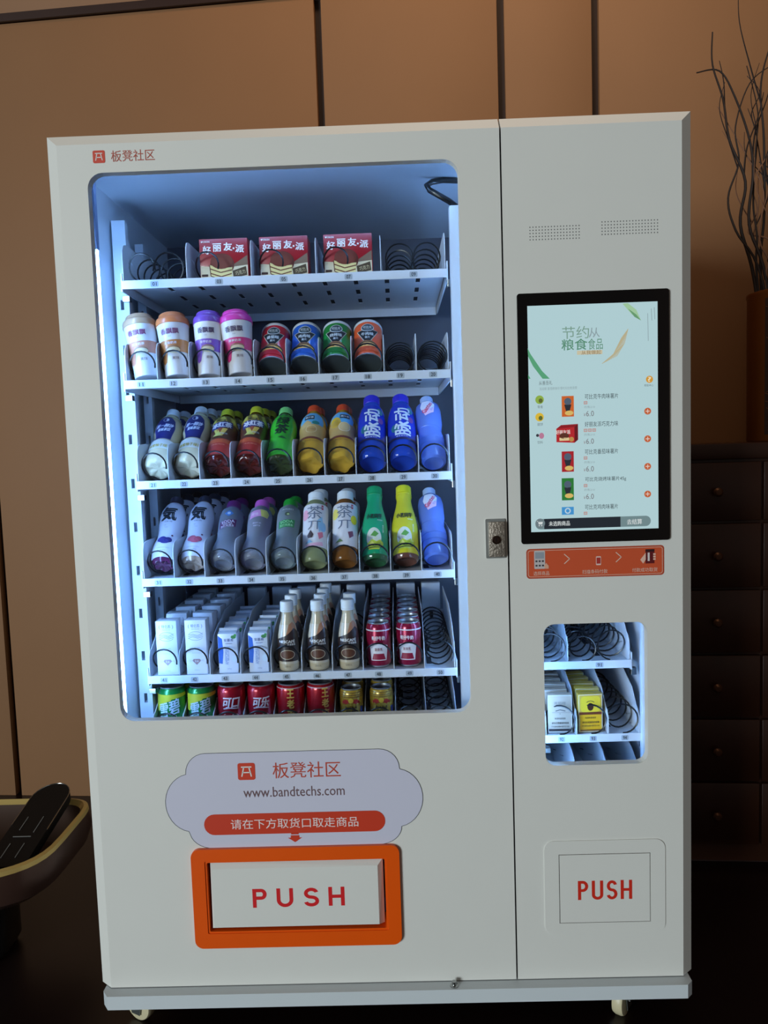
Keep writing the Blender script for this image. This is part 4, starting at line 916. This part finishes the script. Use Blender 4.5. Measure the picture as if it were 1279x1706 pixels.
lean_put(b36(clear('brown_tea', (150, 96, 44), .65, .06, tint=(190, 130, 60)), (236, 220, 110), (228, 206, 20), True), .14, Z4, 6, .0295, 33, label='white-capped brown fruit tea bottle with yellow label, above tag 37', cat='bottle', group='white label fruit teas', n=2)
# 38, 39 green and yellow bottles
P38 = [(0, .005), (.020, .004), (.025, .0), (.0290, .004), (.0305, .012), (.0305, .078), (.0295, .096), (.025, .120), (.0195, .142), (.0170, .156), (.0175, .163), (.0190, .168), (.0170, .174), (.0165, .180)]
def b38(c, cn, capc, bot):
    d = D(); k = ink(24, 40, 34); wt = ink(224, 228, 222)
    d.text('小茗同学', -.001, .108, .044, .0135, k, 2, bold=.03, arch=-.002); d.poly(ell(-.002, .050, .0185, .026, 22), ink(222, 224, 206), 1); d.poly([(-.019, .036), (-.006, .046), (.004, .040), (.014, .046), (.0175, .034), (.010, .020), (-.014, .020)][::-1], ink(190, 208, 60), 2); d.poly([(-.010, .056), (.000, .068), (.010, .060), (.002, .052)][::-1], ink(96, 160, 70), 2); d.line([(-.016, .034), (.0, .028), (.014, .034)], .0014, ink(40, 110, 60), 3)
    d.text('冷泡茶', .014, .096, .014, .004, wt, 2); d.text('青柠红茶', .0215, .074, .004, .020, wt, 2, vert=True)
    d.poly([(-.020, .030), (-.006, .042), (.002, .030)][::-1], ink(224, 222, 120), 2); d.disc(.012, .034, .009, .009, ink(196, 210, 40), 2); d.disc(-.010, .048, .008, .006, wt, 1); d.line([(-.018, .024), (.018, .026)], .002, k, 3)
    return bottle('tea_bottle', P38, mat('bottle_base_'+cn, bot, rough=.12, coat=.6), mat('cap_'+cn, capc, rough=.35), .179, .0185, .017, label=(.010, .176, mat('sleeve_'+cn, c, rough=.25, coat=.5)), prints=d, rref=.0325)
lean_put(b38((16, 160, 108), 'sea_green', (22, 160, 100), (40, 96, 62)), .14, Z4, 7, .0305, 33, label='sea-green slender necked tea bottle above number tag 38', cat='bottle')
lean_put(b38((214, 206, 40), 'lemon_yellow', (226, 218, 36), (110, 70, 60)), .14, Z4, 8, .0305, 33, label='lemon yellow slender necked tea bottle above number tag 39', cat='bottle')

# --- row 5
def milk_tall():
    r = empty('milk_carton'); W_, H_, Dp = .048, .126, .036
    m = mat('white_carton', (226, 226, 234), rough=.35, coat=.2)
    G().box(-W_/2, W_/2, 0, Dp, 0, H_, m, bev=.0007).build('carton', r)
    d = D(); b_ = ink(96, 112, 150); b2_ = ink(160, 130, 130)
    d.text('特仑苏', 0, .113, .020, .008, b_, 1, bold=.01); d.text('(', -.015, .112, .003, .010, b_, 1); d.text(')', .015, .112, .003, .010, b_, 1); d.text('MILK DELUXE', 0, .1055, .018, .002, b_, 1)
    d.ring(0, .090, .017, .010, .0008, b_, 1, a0=20, a1=160); d.ring(0, .088, .017, .009, .0008, b_, 1, a0=200, a1=340)
    for k in range(3): d.line([(-.017, .084+.004*k), (-.006, .088+.003*k), (.005, .084+.003*k), (.017, .088+.004*k)], .0009, b_, 1)
    d.text('纯牛奶', -.002, .060, .022, .007, ink(176, 180, 200), 1); d.text('优质乳蛋白', .001, .050, .022, .004, ink(186, 188, 206), 1)
    d.poly([(-.007, .036), (.007, .036), (.010, .032), (0, .022), (-.010, .032)][::-1], b2_, 1); d.text('3.6', 0, .031, .008, .005, ink(230, 226, 230), 2); d.text('GRA', -.014, .032, .006, .005, ink(190, 190, 206), 1); d.text('MS', .014, .032, .006, .005, ink(190, 190, 206), 1); d.text('250mL', 0, .010, .012, .0028, ink(176, 180, 200), 1)
    d.to(G(), flat(0), lay=.00015).build('printed_design', r, smooth=False, fix=False); return r
mt = milk_tall()
for i in (0, 1):
    x, _, _ = slot(.14, Z5, i)
    put(mt if i == 0 else copy_tree(mt), x+.006-.003*i, .152, Z5+.001, turn=0, label='%s tall white milk carton above number tag %d' % (('left', 'right')[i], 41+i), cat='carton', group='tall white milk cartons', n=5, pitch=.080, jitter=.003)
def yog():
    r = empty('yogurt_carton'); W_, H_, Dp = .044, .092, .036
    G().box(-W_/2, W_/2, 0, Dp, 0, H_, mat('bluish_white_carton', (212, 220, 236), rough=.35, coat=.3), bev=.0007).build('carton', r)
    G().prism([(0, H_), (Dp, H_), (Dp-.004, H_+.003), (Dp*.55, H_+.004), (Dp*.5, H_+.010), (Dp*.45, H_+.004), (.004, H_+.003)], -W_/2+.001, W_/2-.001, mat('foil_top', (196, 206, 220), rough=.3, metal=.4), axis='x').build('folded_top', r, smooth=False)
    d = D(); bl = ink(52, 108, 210)
    d.poly([(-.0215, .088), (-.012, .080), (-.010, .050), (-.013, .022), (-.0215, .024)][::-1], bl, 1); d.text('安慕希', .003, .077, .022, .007, ink(60, 84, 140), 2, bold=.01); d.text('希腊风味酸奶', .003, .069, .016, .003, ink(90, 110, 170), 2); d.text('AMBPOMIAL', -.003, .040, .040, .008, ink(110, 140, 200), 2, rot=90)
    d.disc(.014, .084, .006, .004, ink(60, 130, 70), 2); d.disc(.018, .088, .003, .003, ink(70, 150, 80), 3); d.disc(.014, .034, .006, .008, ink(206, 224, 240), 2); d.line([(.002, .058), (.002, .030)], .0008, ink(130, 150, 200), 2); d.text('205g', .002, .010, .010, .003, ink(120, 140, 180), 2)
    d.to(G(), flat(0), lay=.00015).build('printed_design', r, smooth=False, fix=False); return r
yg = yog()
for i in (2, 3):
    x, _, _ = slot(.14, Z5, i)
    put(yg if i == 2 else copy_tree(yg), x+.005, .154, Z5+.001, turn=3-i, label='%s blue and white yogurt carton above number tag %d' % (('left', 'right')[i-2], 41+i), cat='carton', group='blue and white yogurt cartons', n=5, pitch=.062, jitter=.002)
P45 = [(a, b*1.05) for a, b in [(0, .003), (.016, .002), (.019, .0), (.0225, .003), (.0235, .010), (.0235, .060), (.0225, .078), (.0185, .098), (.0140, .116), (.0128, .124), (.0128, .136)]]
def cof():
    d = D(); dk = ink(44, 26, 20)
    d.poly([(-.034, .024), (.034, .024), (.034, .090), (.020, .100), (-.002, .084), (-.034, .072)][::-1], dk, 1); d.poly([(-.002, .084), (.006, .108), (.018, .114), (.028, .106), (.028, .094), (.020, .100)][::-1], ink(176, 120, 84), 2)
    d.text('NESCAFÉ', .0, .071, .036, .0075, ink(236, 234, 230), 4, bold=.03); d.text('丝滑拿铁', .010, .0635, .018, .005, ink(226, 222, 216), 4, bold=.02)
    d.disc(0, .040, .016, .010, ink(92, 52, 32), 2); d.ring(0, .040, .017, .011, .0012, ink(206, 190, 160), 3); d.text('268mL', .0, .013, .014, .004, ink(120, 104, 80), 3)
    return bottle('coffee_bottle', P45, mat('milky_coffee_bottle', (196, 178, 146), rough=.1, coat=.7), WCAP, .143, .0150, .018, label=(.018, .108, mat('coffee_sleeve', (206, 192, 168), rough=.2, coat=.6)), prints=d, rref=.0235)
cf = cof()
for i, n in ((4, 3), (5, 4), (6, 2)):
    x, _, _ = slot(.14, Z5, i)
    put(cf if i == 4 else copy_tree(cf), x+.002, .150+.0235, Z5+.001, label='%s white-capped bottled coffee above number tag %d' % (('leftmost', 'middle', 'rightmost')[i-4], 41+i), cat='bottle', group='bottled coffees', n=n, pitch=.074)
def can(R, L, col, name, design, rimm=None):
    r = empty('drink_can'); m = mat('can_'+name, col, rough=.25, metal=.35, coat=.4); al = mat('can_aluminium', (178, 182, 188), rough=.35, metal=.8)
    prof = [(R*.80, .004), (R*.94, .006), (R, .012), (R, L-.014), (R*.95, L-.007), (R*.86, L-.003)]
    G().lathe(prof, m, seg=36).build('body', r)
    G().lathe([(0, .006), (R*.68, .006), (R*.74, 0), (R*.80, .001), (R*.81, .0045)], al, seg=36).build('bottom', r)
    g = G().lathe([(R*.855, L-.0035), (R*.88, L-.001), (R*.86, L), (R*.82, L-.001), (R*.80, L-.006)], al, seg=36); g.lathe([(R*.80, L-.006), (0, L-.006)], mat('can_lid_recess', (96, 92, 98), rough=.5, metal=.5), seg=36); g.build('lid', r)
    design(prof).to(G(), wrap(prof, R), step=.004, lay=.0002).build('printed_design', r, smooth=False, fix=False); return r
def dz_maroon(p):
    d = D(); d.text('旺仔牛奶', .0, .070, .030, .009, ink(236, 228, 230), 2, bold=.03); d.poly([(-.018, .018), (.018, .018), (.022, .052), (0, .060), (-.022, .052)][::-1], ink(228, 224, 230), 1)
    d.poly([(-.016, .020), (.016, .020), (.012, .034), (-.012, .034)][::-1], ink(150, 20, 60), 2); d.rect(-.05, .05, .086, .089, ink(214, 210, 216), 1); d.text('复原乳', 0, .044, .018, .007, ink(130, 24, 60), 3, bold=.01)
    return d
mc = can(.0285, .104, (150, 12, 58), 'maroon', dz_maroon)
for i in (7, 8):
    x, _, _ = slot(.14, Z5, i)
    put(mc if i == 7 else copy_tree(mc), x+.001, .158+.0285, Z5+.001, turn=0 if i == 7 else -10, label='%s maroon milk drink can above number tag %d' % (('left', 'right')[i-7], 41+i), cat='can', group='maroon milk drink cans', n=6, pitch=.0605)
# --- row 6
def dz_lime(p):
    d = D(); y = ink(206, 200, 40); wt = ink(214, 226, 232)
    d.poly([(-.05, .103), (.05, .103), (.05, .096), (.012, .092), (-.012, .080), (-.024, .062), (-.05, .062)][::-1], y, 1); d.disc(.004, .092, .006, .005, y, 2)
    d.text('雪碧', .004, .070, .050, .034, ink(206, 224, 236), 3, bold=.022, shear=.25, rot=16)
    for k in range(4): d.line([(-.034+.003*k, .046-.007*k), (-.014+.006*k, .053-.007*k)], .0018, wt, 2)
    d.line([(-.030, .030), (.020, .052)], .004, wt, 3); d.line([(-.030, .020), (.010, .038)], .003, wt, 3); return d
def dz_cola(t):
    def f(p):
        d = D(); wt = ink(236, 226, 230); d.text(t, .004, .080, .038, .024, wt, 2, bold=.03, shear=.2); d.line([(-.014, .066), (.0, .0685), (.022, .066)], .0025, wt, 2)
        d.text('Coca-Cola', .004, .050, .036, .008, wt, 2); d.rect(.020, .026, .05, .085, ink(206, 70, 110), 1); return d
    return f
def dz_herb(p):
    d = D(); go = ink(226, 182, 80)
    for k, ch in enumerate('王老吉'): d.text(ch, 0, .098-.024*k, .015, .020, go, 2, bold=.04)
    d.rect(-.05, .05, .1085, .110, ink(206, 196, 200), 1); return d
def dz_gold(p):
    d = D(); rd = ink(190, 40, 30); k = ink(40, 26, 10)
    for z in (.074, .079, .084): d.rect(-.05, .05, z-.0009, z+.0009, ink(120, 84, 20), 1)
    for sx in (-1, 1):
        d.poly([(sx*.004, .060), (sx*.007, .068), (sx*.014, .069), (sx*.020, .064), (sx*.022, .067), (sx*.021, .058), (sx*.016, .060), (sx*.012, .057), (sx*.008, .060)] if sx < 0 else [(sx*.004, .060), (sx*.007, .068), (sx*.014, .069), (sx*.020, .064), (sx*.022, .067), (sx*.021, .058), (sx*.016, .060), (sx*.012, .057), (sx*.008, .060)][::-1], rd, 2)
    d.disc(0, .066, .006, .006, ink(236, 196, 60), 1)
    d.text('红牛', 0, .038, .024, .013, k, 2, bold=.03); d.text('Red Bull', 0, .050, .026, .006, k, 2, bold=.02); d.rect(.024, .034, .03, .05, ink(60, 80, 170), 1); return d
lime = can(.0325, .118, (14, 140, 62), 'green', dz_lime)
for i in (0, 1):
    x, _, _ = slot(.14, Z6, i); put(lime if i == 0 else copy_tree(lime), x+.002, .152+.0325, Z6+.001, turn=-6+i*4, label='%s green and yellow lime soda can on the lowest tray' % ('leftmost', 'second')[i], cat='can', group='green lime soda cans', n=2, pitch=.072)
for i, t in ((2, '可口'), (3, '可乐')):
    x, _, _ = slot(.14, Z6, i); put(can(.0325, .118, (172, 8, 34), 'cola_red', dz_cola(t)), x+.002, .152+.0325, Z6+.001, label='%s red cola can with white script on the lowest tray' % ('left', 'right')[i-2], cat='can', group='red cola cans', n=2, pitch=.072)
herb = can(.0325, .118, (176, 8, 26), 'herbal_red', dz_herb)
for i in (4, 5):
    x, _, _ = slot(.14, Z6, i); put(herb if i == 4 else copy_tree(herb), x+.001, .152+.0325, Z6+.001, turn=6+18*(i-4), label='%s red herbal tea can with gold writing on the lowest tray' % ('left', 'right')[i-4], cat='can', group='red herbal tea cans', n=2, pitch=.072)
gold = can(.0270, .092, (206, 168, 60), 'gold', dz_gold)
for i in (6, 7):
    x, _, _ = slot(.14, Z6, i); put(gold if i == 6 else copy_tree(gold), x+.003, .152+.027, Z6+.012, turn=0, label='%s gold energy drink can with red emblem on the lowest tray' % ('left', 'right')[i-6], cat='can', group='gold energy drink cans', n=3, pitch=.06)
# --- side window: cigarette packs
def pack(c, yellow):
    r = empty('cigarette_pack'); W_, H_, Dp = .054, .087, .021
    G().box(-W_/2, W_/2, 0, Dp, 0, H_, mat('pack_'+c, (206, 170, 70) if yellow else (184, 164, 142), rough=.4, coat=.15), bev=.0008).build('carton', r)
    d = D(); k = ink(56, 44, 40)
    d.ring(0, H_/2, .001, .001, .0005, k, 1)
    fr = ink(216, 214, 206); a_ = [(-.0265, .001), (.0265, .001), (.0265, .086), (-.0265, .086)]; b_ = [(-.0255, .002), (.0255, .002), (.0255, .085), (-.0255, .085)]
    d.items.append((a_+b_, [(i, (i+1) % 4, (i+1) % 4+4, i+4) for i in range(4)], fr, 1))
    if yellow:
        d.rect(-.023, .023, .006, .040, ink(222, 168, 24), 1); d.poly(rrect(-.022, .022, .046, .082, .008), ink(228, 196, 50), 1); d.rect(-.0255, .0255, .040, .046, ink(110, 52, 26), 2)
        d.disc(0, .058, .007, .009, ink(70, 36, 20), 2); d.ring(0, .062, .012, .010, .0015, k, 2, a0=40, a1=140); d.rect(-.023, .023, .003, .006, ink(110, 60, 26), 2)
    else:
        d.rect(-.0255, .0255, .004, .009, ink(50, 40, 40), 1); d.text('黄鹤楼', 0, .068, .026, .007, ink(130, 118, 108), 1); d.line([(-.010, .050), (0, .053), (.012, .050)], .002, ink(90, 80, 76), 1); d.rect(-.018, .022, .0463, .047, ink(120, 108, 100), 1)
    d.text('吸烟有害健康', 0, .033, .024, .0045, k, 3); d.text('请勿在禁烟场所吸烟', 0, .0225, .038, .0048, k, 3, bold=.01); d.text('尽早戒烟有益健康 戒烟可减少危害', 0, .0145, .040, .004, k, 3)
    d.to(G(), flat(-.0001), lay=.0001).build('printed_design', r, smooth=False, fix=False); return r
for i, (c, yl, n) in enumerate((('grey', False, 6), ('yellow', True, 5))):
    x = SXB-.21+.07*(i+.5)
    put(pack(c, yl), x+(.001, -.001)[i], .115, ZB+.002, turn=(-2, 2)[i], roll=0, label='%s cigarette pack above number tag %d' % ('beige' if not yl else 'yellow', 92+i), cat='cigarette pack', group='beige cigarette packs' if not yl else 'yellow cigarette packs', n=n, pitch=.04, jitter=.003)
